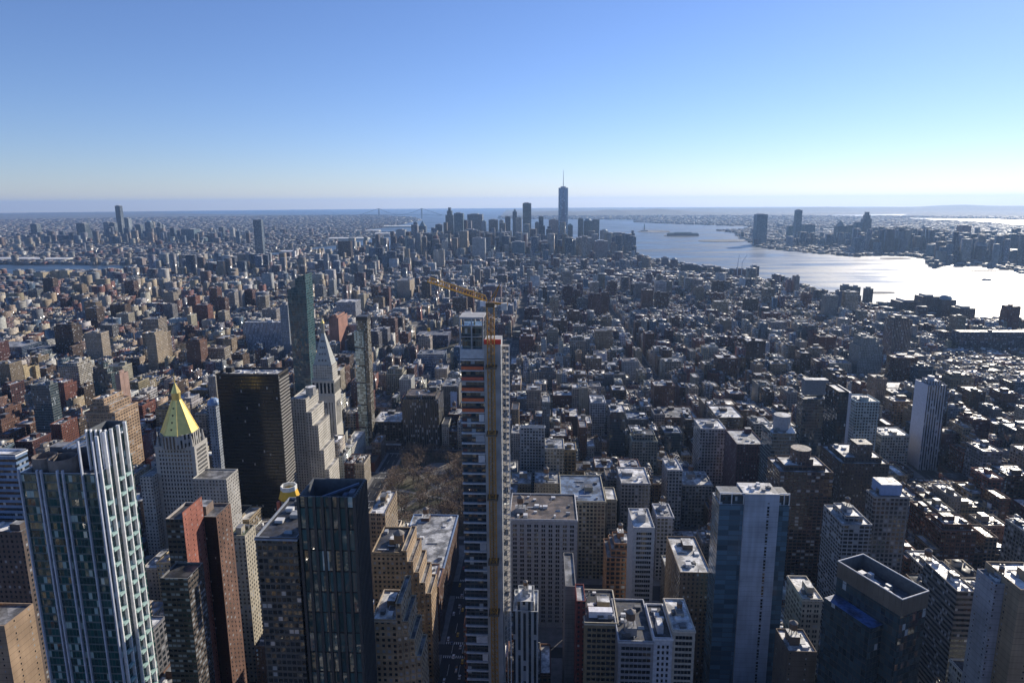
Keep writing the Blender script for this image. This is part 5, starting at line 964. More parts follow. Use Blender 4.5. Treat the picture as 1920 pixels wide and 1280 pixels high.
# long bridge on the horizon
def bridge():
    a, c = G(711, 407.3), G(791, 408.3); root = thing('suspension_bridge', 'long suspension bridge with two tall towers crossing the narrows on the horizon', 'bridge', (a.x, a.y, 0)); dk = (.20, .23, .26)
    d = (c - a); L = d.length; u = d.normalized(); dz = 62.
    tz = [at_y(711, 391, a.y).z, at_y(791, 390.5, c.y).z]; nrm = Vector((-u.y, u.x, 0))
    for p, z_ in ((a, tz[0]), (c, tz[1])):
        m = MB()
        for s in (-1, 1): m.beam(p + nrm * 16 * s + Vector((0, 0, -2)), p + nrm * 14 * s + Vector((0, 0, z_)), 16, PAINT, dk)
        for zz in (z_ * .96, z_ * .4): m.beam(p - nrm * 16 + Vector((0, 0, zz)), p + nrm * 16 + Vector((0, 0, zz)), 12, PAINT, dk)
        part(m, 'bridge_tower', root)
    part(MB().beam(a - u * L * .45 + Vector((0, 0, 30)), c + u * L * .45 + Vector((0, 0, 30)), 12, PAINT, dk), 'deck', root) if False else part(MB().beam(a - u * L * .45 + Vector((0, 0, dz)), c + u * L * .45 + Vector((0, 0, dz)), 10, PAINT, dk), 'deck', root)
    for s in (-1, 1):
        m = MB(); N = 20
        pts = [a + d * (k / N) + nrm * 14 * s + Vector((0, 0, dz + 10 + (tz[0] - dz - 10) * (2 * k / N - 1) ** 2)) for k in range(N + 1)]
        pts = [a - u * L * .45 + nrm * 14 * s + Vector((0, 0, dz))] + pts + [c + u * L * .45 + nrm * 14 * s + Vector((0, 0, dz))]
        for p, q in zip(pts, pts[1:]): m.beam(p, q, 5, PAINT, dk)
        part(m, 'cable', root)
bridge()
# statue on its island
def statue():
    p = G(1208, 433.5); x, y = p.x, p.y; root = thing('statue', 'green statue with raised torch on a stone pedestal on a small harbour island', 'statue', (x, y, 0)); gr = (.16, .30, .26); st = (.42, .38, .33)
    part(MB().prism(ngon(x, y, 45, 11), 0, 14, MATTE, st), 'star_base', root); part(MB().prism(ngon(x, y, 13, 4, R(45)), 14, 47, MATTE, st, poly2=ngon(x, y, 9, 4, R(45))), 'pedestal', root)
    m = MB(); prof = [(47, 7.5), (58, 7), (70, 5.2), (78, 5.8), (81, 2.4), (83, 2.2), (86, 2.7), (89, 1.2)]
    n = 10
    for i, (z_, r_) in enumerate(prof): m.v += [(px_, py_, z_) for px_, py_ in ngon(x, y, r_, n, ry=r_ * .8)]
    k = m.mat(PAINT)
    for i in range(len(prof) - 1):
        for j in range(n): m.f.append((i * n + j, i * n + (j + 1) % n, (i + 1) * n + (j + 1) % n, (i + 1) * n + j)); m.uv += [(0, 0)] * 4; m.m.append(k); m.t.append(gr)
    m.beam((x - 4.5, y, 77), (x - 7, y, 94), 3, PAINT, gr, 1.6); part(m, 'figure', root)
    part(MB().prism(ngon(x - 7, y, 1.2, 8), 94, 98, GOLD, (1, 1, 1), poly2=ngon(x - 7, y, 2, 8), bottom=True), 'torch', root)
statue()
# small block of buildings on the middle island
for k, (px, py, wd, hh, lb) in enumerate(((1262, 443, 60, 22, 'left hall'), (1280, 443, 90, 28, 'long central hall'), (1298, 443, 60, 20, 'right hall'))):
    p = G(px, py - .8); r = thing('island_hall', f'low brick {lb} on the dark middle harbour island', 'hall', (p.x, p.y, 0)); part(MB().box(p.x - wd, p.x + wd, p.y - 20, p.y + 20, .5, hh, MATTE, (.18, .14, .12)), 'wall', r)
    part(MB().prism(rect(p.x - wd, p.x + wd, p.y - 20, p.y + 20), hh, hh + 9, MATTE, (.15, .2, .17), poly2=rect(p.x - wd + 12, p.x + wd - 12, p.y - 2, p.y + 2)), 'roof', r)
# ferry and its wake
def boat(px, py, L, lb):
    p = G(px, py, -2); x, y = p.x, p.y; r = thing('ferry', lb, 'boat', (x, y, -2)); w2 = L * .13
    hull = [(x - L / 2, y), (x - L * .35, y - w2), (x + L / 2, y - w2), (x + L / 2, y + w2), (x - L * .35, y + w2)]
    part(MB().prism([(a * .94 + x * .06, b_) for a, b_ in hull], -2.3, 1.2, PAINT, (.16, .17, .18), poly2=hull), 'hull', r); part(MB().box(x - L * .28, x + L * .42, y - w2 * .8, y + w2 * .8, 1.2, 4.4, FAC['ribbon'], (.6, .6, .58)), 'cabin', r); part(MB().box(x - L * .2, x - L * .02, y - w2 * .5, y + w2 * .5, 4.4, 6.8, PAINT, (.6, .6, .6)), 'wheelhouse', r)
boat(1848, 525.5, 46, 'grey ferry crossing the glittering river near the right edge')
boat(1286, 421, 60, 'tiny ship on the bay beyond the spired skyscraper')
for px, py, tx, lb in ((1383, 503, 1387, 'left thin white crane leaning over the river bank'), (1391, 503, 1401, 'right thin white crane leaning over the river bank')):
    Y = 2880; a = at_y(px, py, Y); t = at_y(tx, 477, Y); r = thing('tower_crane', lb, 'crane', (a.x, Y, 0)); part(MB().beam((a.x, Y, 0), (a.x, Y, at_y(px, 492, Y).z), 2.2, PAINT, (.6, .6, .6)), 'mast', r); part(MB().beam((a.x, Y, at_y(px, 492, Y).z), t, 1.8, PAINT, (.65, .65, .65), 1), 'jib', r)
for px, yt, yb, lb in ((162, 455, 482, 'tall pale power station chimney across the river at the left'),):
    g = G(px, yb); t = at_y(px, yt, g.y).z; r = thing('chimney', lb, 'chimney', (g.x, g.y, 0)); part(MB().prism(ngon(g.x, g.y, 5, 12), 0, t, MATTE, (.5, .46, .42), poly2=ngon(g.x, g.y, 3.4, 12)), 'stack', r); part(MB().box(g.x - 30, g.x + 24, g.y + 4, g.y + 40, 0, 38, FAC['blank'], (.3, .14, .1), ROOF, RT['grey']), 'boiler_house', r)

for k, (px, py, wd, dp, hh, lb) in enumerate(((655, 449, 190, 60, 14, 'long white pier shed on the far shore left of downtown, longest one'), (726, 440, 130, 50, 16, 'white warehouse on the far shore just left of downtown'), (690, 434, 150, 60, 13, 'pale warehouse behind the white ones on the far left shore'), (748, 426, 210, 90, 18, 'far white terminal building near the long bridge'), (32, 489, 110, 40, 16, 'pale yellow riverside warehouse at the left edge'), (98, 489, 130, 40, 14, 'second pale yellow riverside warehouse from the left edge'), (560, 474, 120, 30, 12, 'white pier shed in the river mouth left of the brown black block'))):
    p = G(px, py); r = thing('pier_shed', lb, 'warehouse', (p.x, p.y, 0)); part(MB().box(p.x - wd, p.x + wd, p.y - dp, p.y + dp, -2.5, hh, MATTE, (.42, .40, .34)), 'wall', r)
    part(MB().prism(rect(p.x - wd, p.x + wd, p.y - dp, p.y + dp), hh, hh + 7, MATTE, (.75, .73, .68), poly2=rect(p.x - wd, p.x + wd, p.y - 2, p.y + 2)), 'roof', r); FOOT.append((p.x - wd, p.x + wd, p.y - dp, p.y + dp, hh))
# ---------------------------------------------------------------- ordinary city buildings
def hue(c, a, b):
    k = rng.uniform(a, b); return tuple(min(.85, q * k * rng.uniform(.96, 1.04)) for q in c)
def clash(x0, x1, y0, y1, pad=1.0):
    for a, b, c, d, _ in FOOT:
        if x0 < b + pad and x1 > a - pad and y0 < d + pad and y1 > c - pad: return True
    for nm, a, b, c, d in PARKS:
        if x0 < b + 2 and x1 > a - 2 and y0 < d + 2 and y1 > c - 2: return True
    return False
def broadway(x, y): return y < 2300 and abs((x - 215) + y * .33) < 17 and not (600 < y < 860 and x < -66)
def inview(x, y, z, m=60):
    if y < 60: return False
    px, py = proj(x, y, z); return -m < px < 1920 + m and 0 < py < 1280 + 4 * m
def cap(x0, x1, y0, y1, h):
    for (kl, kr, ky, kY) in KEEP:
        if y0 >= kY: continue
        for _ in range(14):
            a = [proj(x, y, h) for x in (x0, x1) for y in (max(y0, 60), max(y1, 70))]
            if max(p[0] for p in a) < kl + 2 or min(p[0] for p in a) > kr - 2 or min(p[1] for p in a) >= ky or h < 9: break
            h *= .9
    return h
def height(x, y):
    r = rng.random()
    if y < 950:
        h = rng.choice([22, 30, 40, 46, 50, 56, 62]) if abs(x) < 680 else rng.choice([18, 24, 30, 38, 50])
        if r < .05 and abs(x) < 620: h = rng.uniform(66, 88)
    elif y < 1650:
        h = rng.choice([18, 24, 30, 38, 46, 52]) if abs(x) < 560 else rng.choice([14, 17, 20, 26, 34])
        if r < .035: h = rng.uniform(45, 62)
    elif y < 3300:
        h = rng.choice([13, 15, 16, 18, 20, 24])
        if r < .05: h = rng.uniform(34, 72)
        if x < -1100 and r < .10: h = rng.uniform(36, 55)
    elif y < 4000 or x < -1300 or x > 900: h = rng.choice([18, 22, 26, 30, 40]) if r > .05 else rng.uniform(45, 75)
    else: h = rng.choice([25, 35, 45, 60, 80]) if r > .15 else rng.uniform(90, 150)
    # keep open views the photo shows: far row roofs stay below what stands behind
    return h * rng.uniform(.88, 1.12)
WK = ['red', 'brick', 'tan', 'cream', 'grey', 'white', 'brown', 'buff', 'limestone', 'slate', 'maroon']
WWT = [9, 12, 14, 13, 11, 7, 12, 8, 10, 3, 5]
RK = ['white', 'silver', 'grey', 'dark', 'brown', 'blue']; RWT = [30, 25, 16, 17, 8, 3]
NAMEC = dict(red='red brick', brick='dark red brick', tan='tan', cream='cream', grey='grey', white='white', brown='brown', buff='yellowish', limestone='pale stone', slate='slate blue', maroon='maroon')
NAMER = dict(white='white', silver='light grey', grey='grey', dark='black', brown='brown', blue='bluish')
lots = []
for xa, xb, ya, yb in blocks:
    if not (inview((xa + xb) / 2, yb, 20, 500) or ya < 300 and abs(xa) < 900): continue
    rot = 0.0; sk = -(ya - 2350) * .22 if ya > 2350 else 0.0; xa += sk; xb += sk
    if sk and not all(inpoly(x, y, man) for x in (xa, xb) for y in (ya, yb)): continue
    if ya > 2350: rot = R(rng.uniform(-3, 3)) + (R(8) if xa > 200 else R(-7) if xa < -1000 else 0)
    cx, cy = (xa + xb) / 2, (ya + yb) / 2
    for row in (0, 1):
        x = xa
        while x < xb - 6:
            big = 900 < ya < 3300 and rng.random() < .03
            w_ = rng.uniform(26, 44) if big else rng.choice([7, 8, 10, 12, 15, 15, 22, 30] if ya < 1200 else [6.5, 8, 8, 10, 12, 15, 20, 26] if ya < 2600 else [12, 16, 22, 30, 40])
            corner = x == xa or x + w_ > xb - 14
            w_ = min(w_, xb - x)
            if xb - (x + w_) < 7: w_ = xb - x
            y0, y1 = (ya, cy - .02) if row == 0 else (cy + .02, yb)
            dd = rng.uniform(0, 7) if not corner else rng.uniform(0, 3)
            if row == 0: y1 -= dd
            else: y0 += dd
            h = height(x, ya)
            if w_ < 10: h = min(h, 40)
            if big and w_ > 20: h = rng.uniform(38, 78)
            X0, X1 = x + .02, x + w_ - .02
            if ya < 3300: h = cap(X0, X1, y0, y1, h)
            if not clash(X0, X1, y0, y1) and not broadway((X0 + X1) / 2, (y0 + y1) / 2):
                wk = rng.choices(WK, WWT)[0]
                if x > 250 and wk in ('cream', 'white', 'limestone') and rng.random() < .45: wk = rng.choice(['brick', 'brown', 'red', 'maroon'])
                st = rng.choice(['punch', 'punch', 'pair', 'loft', 'grid'] if h > 22 else ['punch', 'punch', 'pair', 'blank'])
                if wk == 'slate': st = 'glass'
                lots.append([X0, X1, y0, y1, h, st, wk, rng.choices(RK, RWT)[0], rot, cx, cy])
            x += w_
# one visibility pass: nearest first, a rising skyline per image column
NC = 960; sky_ = np.full(NC, 1280.0)
items = [(l[2], 0, i) for i, l in enumerate(lots)] + [(f[2], 1, i) for i, f in enumerate(FOOT)]
items.sort(key=lambda t: t[0]); vis = {}
for yy, kd, i in items:
    if kd == 0: x0, x1, y0, y1, z = lots[i][:5]
    else: x0, x1, y0, y1, z = FOOT[i]
    if y0 < 40: continue
    a = [proj(x, y, z) for x in (x0, x1) for y in (y0, y1)]
    l_, r_ = min(p[0] for p in a), max(p[0] for p in a); tp = min(p[1] for p in a); bt = proj((x0 + x1) / 2, y0, 0)[1]
    c0, c1 = max(0, int(l_ / 2)), min(NC, int(r_ / 2) + 1)
    if c1 <= c0: continue
    seg = sky_[c0:c1]; area = np.clip(np.minimum(seg, bt) - max(tp, 0), 0, None).sum() * 2
    if kd == 0 and area > 0: vis[i] = (area, (l_ + r_) / 2, tp)
    sky_[c0:c1] = np.minimum(seg, tp)
order = sorted(vis, key=lambda i: -vis[i][0]); chosen = [i for i in order if lots[i][8] == 0][:300]; cs = set(chosen)
NUM = {}; used = {}
def describe(l, px, py, kind):
    best = sorted(LAND, key=lambda t: (t[1] - px) ** 2 + ((t[2] - py) * 1.1) ** 2)
    fl = max(3, round(l[4] / 3.6)); out = None
    for k in (0, 1, 2, 3):
        ph, lx, ly = best[k]; dx, dy = px - lx, py - ly; d = math.hypot(dx, dy)
        rel = ('right of' if dx > 0 else 'left of') if abs(dx) > abs(dy) * 1.1 else ('below' if dy > 0 else 'above')
        rel = ('close ' if d < 70 else 'well ' if d > 170 else '') + rel
        roofn = NAMER[l[7]].split()[-1]
        s = f"{NAMEC[l[6]]} {fl}-storey {kind} with {roofn} roof, {rel} {ph}"
        if len(s.split()) > 15: s = s.replace(' with ' + roofn + ' roof', '')
        if s not in used: used[s] = 1; return s
    for o in ('upper', 'lower', 'left hand', 'right hand', 'narrow', 'broad', 'farther', 'nearer'):
        s2 = o + ' ' + s
        if s2 not in used: used[s2] = 1; return s2
    return s
for i in sorted(chosen, key=lambda i: lots[i][2]):
    l = lots[i]; h = l[4]; kind = 'loft' if l[5] in ('loft', 'pair') else 'office' if l[5] in ('grid', 'glass') else 'apartment block'
    nm = {'loft': 'loft_building', 'office': 'office_building', 'apartment block': 'apartment_building'}[kind]
    wc = hue(PAL[l[6]], .85, 1.15); w_ = l[1] - l[0]
    tiers = ((2, 2, 3, 3, rng.uniform(4, 8)),) if (w_ > 24 and rng.random() < .4) else ()
    building(nm, describe(l, vis[i][1], vis[i][2] + 8, kind), {'loft': 'loft building', 'office': 'office building', 'apartment block': 'apartment building'}[kind],
             [l[0], l[1], l[2], l[3], h], l[5], wc, l[7], tiers=tiers, n=rng.choice([5, 7, 9]) if l[2] < 700 else 4 if l[2] < 1000 else 2, foot=False, z0=0.15, trim=tuple(q * 1.2 for q in wc) if h > 25 else None,
             tk=None if l[2] < 1100 else False, group='ordinary city blocks between the towers')
# everything smaller: one mass per shore
def mass(name, A, label=None):
    """A: rows cx, cy, hx, hy, rot, z0, z1, style, wall rgb, roof rgb"""
    A = np.asarray(A, np.float64); N = len(A); cx, cy, hx, hy, rt, z0, z1 = A[:, :7].T; ca, sa = np.cos(rt), np.sin(rt)
    V = np.zeros((N, 8, 3))
    for k, (sx, sy) in enumerate(((-1, -1), (1, -1), (1, 1), (-1, 1))):
        x = sx * hx; y = sy * hy; V[:, k, 0] = V[:, k + 4, 0] = cx + x * ca - y * sa; V[:, k, 1] = V[:, k + 4, 1] = cy + x * sa + y * ca; V[:, k, 2] = z0; V[:, k + 4, 2] = z1
    F = np.array([[0, 1, 5, 4], [1, 2, 6, 5], [2, 3, 7, 6], [3, 0, 4, 7], [4, 5, 6, 7]]); base = (np.arange(N) * 8)[:, None, None]
    FF = (F[None] + base).reshape(-1, 4); me = bpy.data.meshes.new(name)
    me.vertices.add(N * 8); me.vertices.foreach_set('co', V.astype(np.float32).ravel()); me.loops.add(N * 20); me.loops.foreach_set('vertex_index', FF.astype(np.int32).ravel())
    me.polygons.add(N * 5); me.polygons.foreach_set('loop_start', np.arange(0, N * 20, 4, dtype=np.int32)); me.polygons.foreach_set('loop_total', np.full(N * 5, 4, np.int32))
    UV = np.zeros((N, 5, 4, 2)); u = nr.rand(N) * 60
    for k in range(4):
        L = 2 * (hx if k % 2 == 0 else hy); UV[:, k, 0] = np.stack([u, z0], 1); UV[:, k, 1] = np.stack([u + L, z0], 1); UV[:, k, 2] = np.stack([u + L, z1], 1); UV[:, k, 3] = np.stack([u, z1], 1); u = u + L
    MI_ = np.repeat(A[:, 7:8], 5, 1); MI_[:, 4] = len(SL)
    tint = np.repeat(A[:, None, 8:11], 5, 1); tint[:, 4] = A[:, 11:14]
    me.update(calc_edges=True)
    finish(me, UV.reshape(-1, 2), MI_.ravel().astype(np.int32), tint.reshape(-1, 3), [FAC[s] for s in SL] + [ROOF, MATTE]) if False else finish(me, UV.reshape(-1, 2), MI_.ravel().astype(np.int32), tint.reshape(-1, 3), [FAC[s] if s != 'matte' else MATTE for s in SL] + [ROOF])
    me.validate(); o = link(name, me); o['kind'] = 'stuff'; return o
SL = ['punch', 'pair', 'loft', 'ribbon', 'piers', 'glass', 'blank', 'grid', 'balcony', 'matte']
def row(x0, x1, y0, y1, z0, z1, st, wc, rc, rot=0, cx=None, cy=None):
    mx, my = (x0 + x1) / 2, (y0 + y1) / 2
    if rot: mx, my = turn([(mx, my)], rot, (cx, cy))[0]
    return [mx, my, (x1 - x0) / 2, (y1 - y0) / 2, rot, z0, z1, SL.index(st), *wc, *rc]
A = []
for i, l in enumerate(lots):
    if i in cs: continue
    x0, x1, y0, y1, h, st, wk, rk, rot, cx, cy = l
    wc = hue(PAL[wk], .7, 1.25); rc = hue(RT[rk], .75, 1.1)
    A.append(row(x0, x1, y0, y1, .1, h, st, wc, rc, rot, cx, cy)); w_, d_ = x1 - x0, y1 - y0
    if y0 < 2400:
        pc = tuple(min(.8, q * 1.15) for q in wc)
        for (a, b, c, d) in ((x0, x1, y0, y0 + .4), (x0, x1, y1 - .4, y1), (x0, x0 + .4, y0 + .41, y1 - .41), (x1 - .4, x1, y0 + .41, y1 - .41)): A.append(row(a, b, c, d, h + .003, h + 1.0, 'matte', pc, pc, rot, cx, cy))
    for k in range(rng.choice([4, 6, 8, 10]) if y0 < 1300 else rng.choice([2, 3, 4]) if y0 < 2200 else rng.choice([1, 2, 3]) if y0 < 3000 else rng.choice([0, 1, 1])):
        bw, bd, bh = rng.uniform(1, min(8, w_ * .5)) if k < 2 else rng.uniform(.8, 2.6), rng.uniform(1, min(7, d_ * .4)) if k < 2 else rng.uniform(.8, 3), rng.uniform(1.5, 5) if k < 2 else rng.uniform(.8, 2.6)
        bx, by = rng.uniform(x0 + 1, x1 - bw - 1), rng.uniform(y0 + 1, y1 - bd - 1); q = rng.choice([wc, (.6, .6, .58), (.1, .1, .1), (.3, .3, .3)])
        A.append(row(bx, bx + bw, by, by + bd, h + .003 * (k + 1), h + bh, 'matte', q, RT[rng.choices(RK, RWT)[0]], rot, cx, cy))
# blocks cut by the shoreline: fill them with small lots
def inblock(x, y):
    for xa, xb, ya, yb in near_b.get(int(y // 80), ()):
        if xa - 14 < x < xb + 14 and ya - 12 < y < yb + 12: return True
    return False
near_b = {}
for xa, xb, ya, yb in blocks:
    s_ = -(ya - 2350) * .22 if ya > 2350 else 0.0
    if s_ and not all(inpoly(x, y, man) for x in (xa + s_, xb + s_) for y in (ya, yb)): continue
    for k in range(int((ya - 12) // 80), int((yb + 12) // 80) + 1): near_b.setdefault(k, []).append((xa + s_, xb + s_, ya, yb))
y = 700
while y < 5300:
    x = -3600
    while x < 1900:
        cx, cy = x + rng.uniform(0, 6), y + rng.uniform(0, 6); hw, hd = rng.uniform(8, 15), rng.uniform(8, 14)
        if all(inpoly(cx + a * 22, cy + b * 22, man) for a in (-1, 1) for b in (-1, 1)) and not inblock(cx, cy) and not clash(cx - hw, cx + hw, cy - hd, cy + hd, 3) and inview(cx, cy, 10) and rng.random() < .85:
            A.append([cx, cy, hw, hd, R(rng.uniform(-4, 4)), .1, rng.uniform(8, 24) * (2 if rng.random() < .06 else 1), rng.choice([0, 1, 3, 6]), *hue(PAL[rng.choice(['brick', 'brown', 'tan', 'grey', 'red', 'slate'])], .6, 1.1), *hue(RT[rng.choices(RK, RWT)[0]], .7, 1)])
        x += 33
    y += 34
mass('city_blocks', A)
A = []  # unseen city behind the camera, added for reflections in the near glass
for ix in range(-9, 10):
    for iy in range(1, 14):
        for k in range(2):
            x = ix * 90 + k * 44 + rng.uniform(-4, 4); y = -40 - iy * 80 + rng.uniform(-4, 4); h = rng.choice([60, 90, 120, 150, 180, 220]) * rng.uniform(.8, 1.15)
            if abs(x) < 60 and y > -180: continue
            A.append([x, y, rng.uniform(13, 20), rng.uniform(20, 30), 0, .1, h, rng.choice([0, 1, 3, 4, 5, 7]), *hue(PAL[rng.choice(['tan', 'limestone', 'grey', 'cream', 'slate'])], .9, 1.2), *RT['grey']])
mass('unseen_midtown_blocks', A)
LOWZONE = [f for f in FOOT if f[2] > 3300 or f[0] > 2500 or f[0] < -3000]
FARF = [f for f in FOOT if f[2] > 2800]
def scatter(name, poly, n, dmax, dens, h0, pal):
    A = []; xs = [p[0] for p in poly]; ys = [p[1] for p in poly]; t = 0; sm = dens
    while len(A) < n and t < n * 14:
        t += 1; d = dmax * rng.random() ** .5 * 1.0; d = 2300 + (dmax - 2300) * rng.random() ** 1.1; px = rng.uniform(-60, 1980); p = far(px, d)
        if not inpoly(p.x, p.y, poly) or any(inpoly(p.x, p.y, q_) for q_ in INLETS) or any(f[0] - 20 < p.x < f[1] + 20 and f[2] - 20 < p.y < f[3] + 20 for f in FARF): continue
        s = (8 + d * .0022) ; hx, hy = s * rng.uniform(.4, 1.1), s * rng.uniform(.4, 1.1); h = h0 * rng.uniform(.5, 1.4) * (1 + d / 14000); r = rng.random()
        if r < .03 and d < 9000: h *= rng.uniform(1.8, 3.2)
        q = hue(PAL[rng.choice(pal)], .5, 1.1); A.append([p.x, p.y, hx, hy, R(rng.choice([12, 14, 16, -30]) + rng.uniform(-3, 3)), .1, h, rng.choice([0, 0, 3, 7]), *q, *hue(RT[rng.choices(RK, [10, 16, 26, 30, 15, 3])[0]], .6, 1.0)])
    return mass(name, A)
PB = ['red', 'tan', 'cream', 'grey', 'white', 'brown', 'limestone', 'tan', 'cream']
scatter('distant_city', bk, 26000, 19000, 1, 10, PB)
scatter('distant_city', nj, 12000, 16000, 1, 9, ['brown', 'grey', 'tan', 'brick', 'cream', 'white'])
# waterside skyline fill: mid height blocks that stand between the named towers
def cluster(name, pts, pal, st=3):
    A = []
    for (xl, xr, yt0, yt1, Y0, Y1, n) in pts:
        for _ in range(n):
            px = rng.uniform(xl, xr); Y = rng.uniform(Y0, Y1); top = rng.uniform(yt0, yt1); a = at_y(px, top, Y)
            if a.z < 12 or not (inpoly(a.x, a.y, man) or inpoly(a.x, a.y, bk) or inpoly(a.x, a.y, nj)): continue
            if any(f[0] - 22 < a.x < f[1] + 22 and f[2] - 24 < Y < f[3] + 24 for f in LOWZONE): continue
            w_ = rng.uniform(10, 24); q = hue(PAL[rng.choice(pal)], .7, 1.5); A.append([a.x, Y, w_, w_ * rng.uniform(.6, 1), R(rng.choice([0, 8, -6])), .1, a.z, rng.choice([0, 3, 4, 7]), *q, *RT[rng.choices(RK, RWT)[0]]])
    return mass(name, A)
cluster('downtown_blocks', [(745, 1000, 432, 470, 3900, 5200, 240), (1000, 1190, 436, 470, 3900, 5000, 170), (830, 1075, 412, 436, 4500, 5300, 70), (770, 860, 420, 442, 4500, 5200, 30), (1075, 1185, 428, 446, 4400, 4900, 26), (700, 780, 462, 480, 3300, 3900, 30), (250, 640, 474, 492, 2900, 3500, 60)], ['grey', 'tan', 'limestone', 'brown', 'slate', 'dark', 'cream'])
cluster('skyline_blocks', [(40, 470, 432, 462, 5300, 6600, 220), (190, 370, 425, 448, 5700, 6600, 50), (0, 60, 440, 470, 5000, 6000, 30)], ['grey', 'tan', 'limestone', 'brown', 'slate', 'dark'])
cluster('shore_blocks', [(1480, 1600, 434, 466, 4900, 5600, 80), (1600, 1780, 428, 468, 4300, 5300, 170), (1760, 1930, 438, 480, 3500, 4600, 120), (1430, 1500, 445, 462, 5200, 5700, 24), (1650, 1930, 424, 446, 4300, 5100, 60), (1780, 1930, 434, 456, 3600, 4300, 40)], ['grey', 'slate', 'dark', 'brown', 'tan'])
# ---------------------------------------------------------------- trees
def tree_mesh(seed, hgt=13, rad=5.5):
    r = random.Random(seed); tr = MB(); tr.beam((0, 0, 0), (0.2, 0, hgt * .38), .7, BARK, (1, 1, 1), .45); cr = MB(); tips = []
    for k in range(7):
        a = k * 2 * math.pi / 7 + r.uniform(-.3, .3); e = Vector((math.cos(a) * rad * r.uniform(.5, .8), math.sin(a) * rad * r.uniform(.5, .8), hgt * r.uniform(.6, .85))); tr.beam((.1, 0, hgt * r.uniform(.25, .38)), e, .32, BARK, (1, 1, 1), .1); tips.append(e)
    tips.append(Vector((0, 0, hgt * .9)))
    for t in tips:
        for _ in range(34):
            d = Vector((r.gauss(0, 1), r.gauss(0, 1), r.gauss(.3, .8))); d = d.normalized() * rad * r.uniform(.2, .55); p = t + d; q = p + d.normalized() * r.uniform(.8, 1.8); s = Vector((r.uniform(-1, 1), r.uniform(-1, 1), r.uniform(-.3, .3))).normalized() * r.uniform(.12, .32)
            cr.face([p - s, p + s, q + s * .3, q - s * .3], [(0, 0)] * 4, TWIG, (1, 1, 1)); 
            if r.random() < .35: cr.face([t, p + s * .2, p - s * .2], [(0, 0)] * 3, BARK, (1, 1, 1))
    return tr, cr
protos = []
for sd_ in range(4):
    tr, cr = tree_mesh(sd_); m1 = tr.build('trunk'); m2 = cr.build('crown'); protos.append((m1.data, m2.data)); bpy.data.objects.remove(m1); bpy.data.objects.remove(m2)
def tree(x, y, s, lab, grp):
    k = rng.randrange(4); r = link('bare_tree'); r.location = (x, y, .3); r.rotation_euler.z = rng.uniform(0, 6); r.scale = (s, s, s * rng.uniform(.9, 1.15)); r['label'] = lab; r['category'] = 'tree'; r['group'] = grp; r.empty_display_size = 2
    a = link('trunk', protos[k][0]); a.parent = r; b = link('crown', protos[k][1]); b.parent = r
for nm, n, lab, grp, s0 in (('madison', 190, 'leafless brown tree in the park left of the tall construction tower', 'bare trees in the near park', 1.15), ('union', 60, 'leafless tree in the distant square beyond the dark dense windowed block', 'bare trees in the distant square', 1.25), ('stuyvesant', 60, 'leafless tree in the small square above the gold pyramid tower', 'bare trees in the small square', 1.25)):
    _, x0, x1, y0, y1 = [p for p in PARKS if p[0] == nm][0]; c = 0; pts = []
    while c < n:
        x, y = rng.uniform(x0 + 3, x1 - 3), rng.uniform(y0 + 3, y1 - 3)
        if nm == 'madison' and any((x - cx) ** 2 + (y - cy) ** 2 < r_ ** 2 for cx, cy, r_ in ((x0 + 62, y0 + 45, 15), (x0 + 55, y0 + 170, 19), (x0 + 30, y0 + 80, 18))): c += .2; continue
        if any((x - a) ** 2 + (y - b) ** 2 < 36 for a, b in pts): c += .1; continue
        pts.append((x, y)); tree(x, y, s0 * rng.uniform(.75, 1.2), lab, grp); c += 1
m = MB()
for nm in ('tompkins', 'washington', 'gramercy'):
    _, x0, x1, y0, y1 = [p for p in PARKS if p[0] == nm][0]
    for _ in range(120 if nm != 'gramercy' else 30):
        x, y = rng.uniform(x0, x1), rng.uniform(y0, y1)
        for k in range(26):
            p = Vector((x + rng.gauss(0, 3.5), y + rng.gauss(0, 3.5), rng.uniform(5, 15))); s = Vector((rng.uniform(-1, 1), rng.uniform(-1, 1), rng.uniform(-1, 1))).normalized() * rng.uniform(.5, 1); q = Vector((rng.uniform(-1, 1), rng.uniform(-1, 1), rng.uniform(0, 2)))
            m.face([p - s, p + s, p + q], [(0, 0)] * 3, TWIG, (1, 1, 1))
o = m.build('distant_park_trees'); o['kind'] = 'stuff'
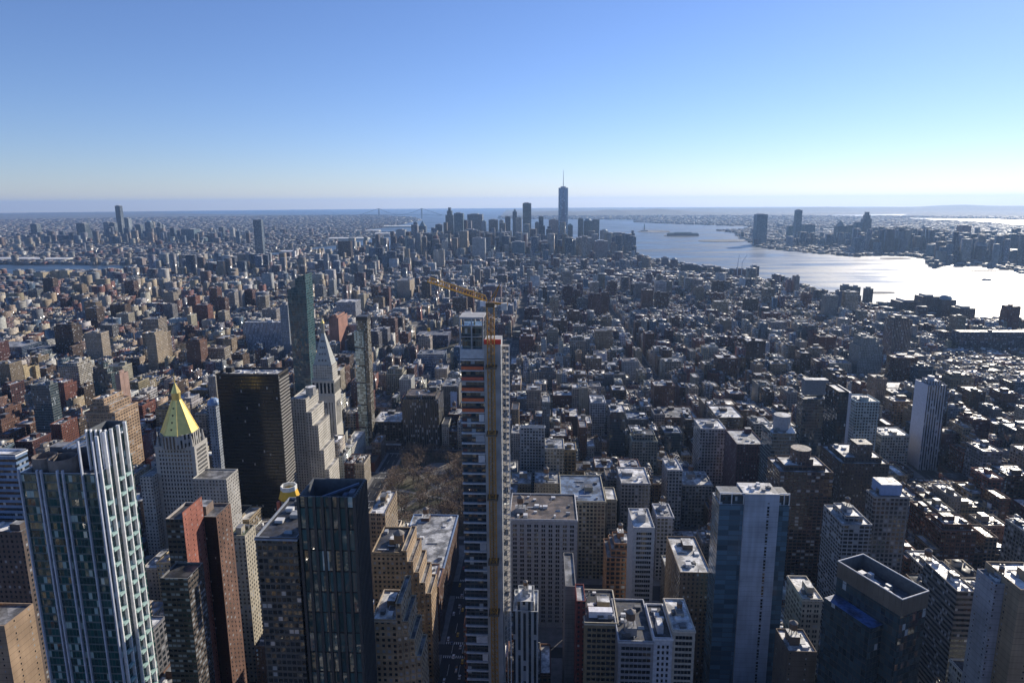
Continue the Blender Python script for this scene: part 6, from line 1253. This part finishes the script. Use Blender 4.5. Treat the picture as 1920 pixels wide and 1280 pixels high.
# ---------------------------------------------------------------- cars on the avenues
CC = [('yellow', (.70, .42, .03)), ('white', (.75, .75, .75)), ('black', (.02, .02, .022)), ('silver', (.45, .46, .48)), ('dark blue', (.03, .05, .12)), ('red', (.35, .03, .03))]
carproto = {}
for cn, cc in CC:
    bd = MB().prism([(-.95, -2.3), (.95, -2.3), (.95, 2.3), (-.95, 2.3)], .35, .95, PAINT, cc, poly2=[(-.88, -2.2), (.88, -2.2), (.88, 2.2), (-.88, 2.2)], bottom=True)
    cb = MB().prism([(-.85, -1.4), (.85, -1.4), (.85, 1.0), (-.85, 1.0)], .951, 1.5, GLASSW, (1, 1, 1), PAINT, cc, poly2=[(-.68, -.95), (.68, -.95), (.68, .55), (-.68, .55)])
    whs = []
    for sx in (-1, 1):
        for sy in (-1.4, 1.4):
            wh = MB(); whs.append(('wheel', wh)); k = len(wh.v); wh.v += [(sx * .9 + dx, sy + .33 * math.cos(a), .34 + .33 * math.sin(a)) for dx in (-.1, .1) for a in [i * math.pi / 5 for i in range(10)]]
            q = wh.mat(MATTE)
            for i in range(10): wh.f.append((k + i, k + (i + 1) % 10, k + 10 + (i + 1) % 10, k + 10 + i)); wh.uv += [(0, 0)] * 4; wh.m.append(q); wh.t.append((.02, .02, .02))
            for off in (0, 10): wh.f.append(tuple(k + off + i for i in range(10))); wh.uv += [(0, 0)] * 10; wh.m.append(q); wh.t.append((.02, .02, .02))
    ms = []
    for nm_, b_ in [('body', bd), ('cabin', cb)] + whs: o = b_.build(nm_); ms.append((nm_, o.data)); bpy.data.objects.remove(o)
    carproto[cn] = ms
for k in range(46):
    cn = rng.choices([c[0] for c in CC], [5, 4, 4, 3, 2, 1])[0]; lane = rng.choice([-9, -5.5, -2, 2, 5.5, 9]); y = 385 + k * 5.2 + rng.uniform(-1, 1)
    if (y % 80) > 62 and rng.random() < .5: continue
    r = link('parked_car' if abs(lane) == 9 else 'car'); r.location = (-66 + lane, y, .01); r['category'] = 'car'; r['label'] = f'{cn} car {"parked at the kerb of" if abs(lane) == 9 else "driving along"} the shadowed wide avenue'; r['group'] = f'{cn} cars {"at the kerb" if abs(lane) == 9 else "moving"} on the wide avenue'
    for nm_, me in carproto[cn]: o = link(nm_, me); o.parent = r
# ---------------------------------------------------------------- air
hm = bpy.data.materials.new('air'); hm.use_nodes = True; t = hm.node_tree; t.nodes.clear()
pv = t.nodes.new('ShaderNodeVolumePrincipled'); pv.inputs['Color'].default_value = (.38, .60, .97, 1); pv.inputs['Density'].default_value = 2.6e-5; pv.inputs['Anisotropy'].default_value = .35
mo = t.nodes.new('ShaderNodeOutputMaterial'); t.links.new(pv.outputs[0], mo.inputs['Volume'])
me = bpy.data.meshes.new('haze'); k = 39500; zt, zb = max(f[4] for f in FOOT) + 140, -8
me.from_pydata([(x, y, z) for z in (zb, zt) for x, y in ((-k, -k), (k, -k), (k, k), (-k, k))], [], [(3, 2, 1, 0), (4, 5, 6, 7), (0, 1, 5, 4), (1, 2, 6, 5), (2, 3, 7, 6), (3, 0, 4, 7)])
me.materials.append(hm); o = link('haze', me); o['kind'] = 'stuff'

import re as _re
for o in S.objects:
    if 'label' in o and len(_re.findall(r"[\w]+", o['label'])) > 16: print('LONG', o.name, o['label'])
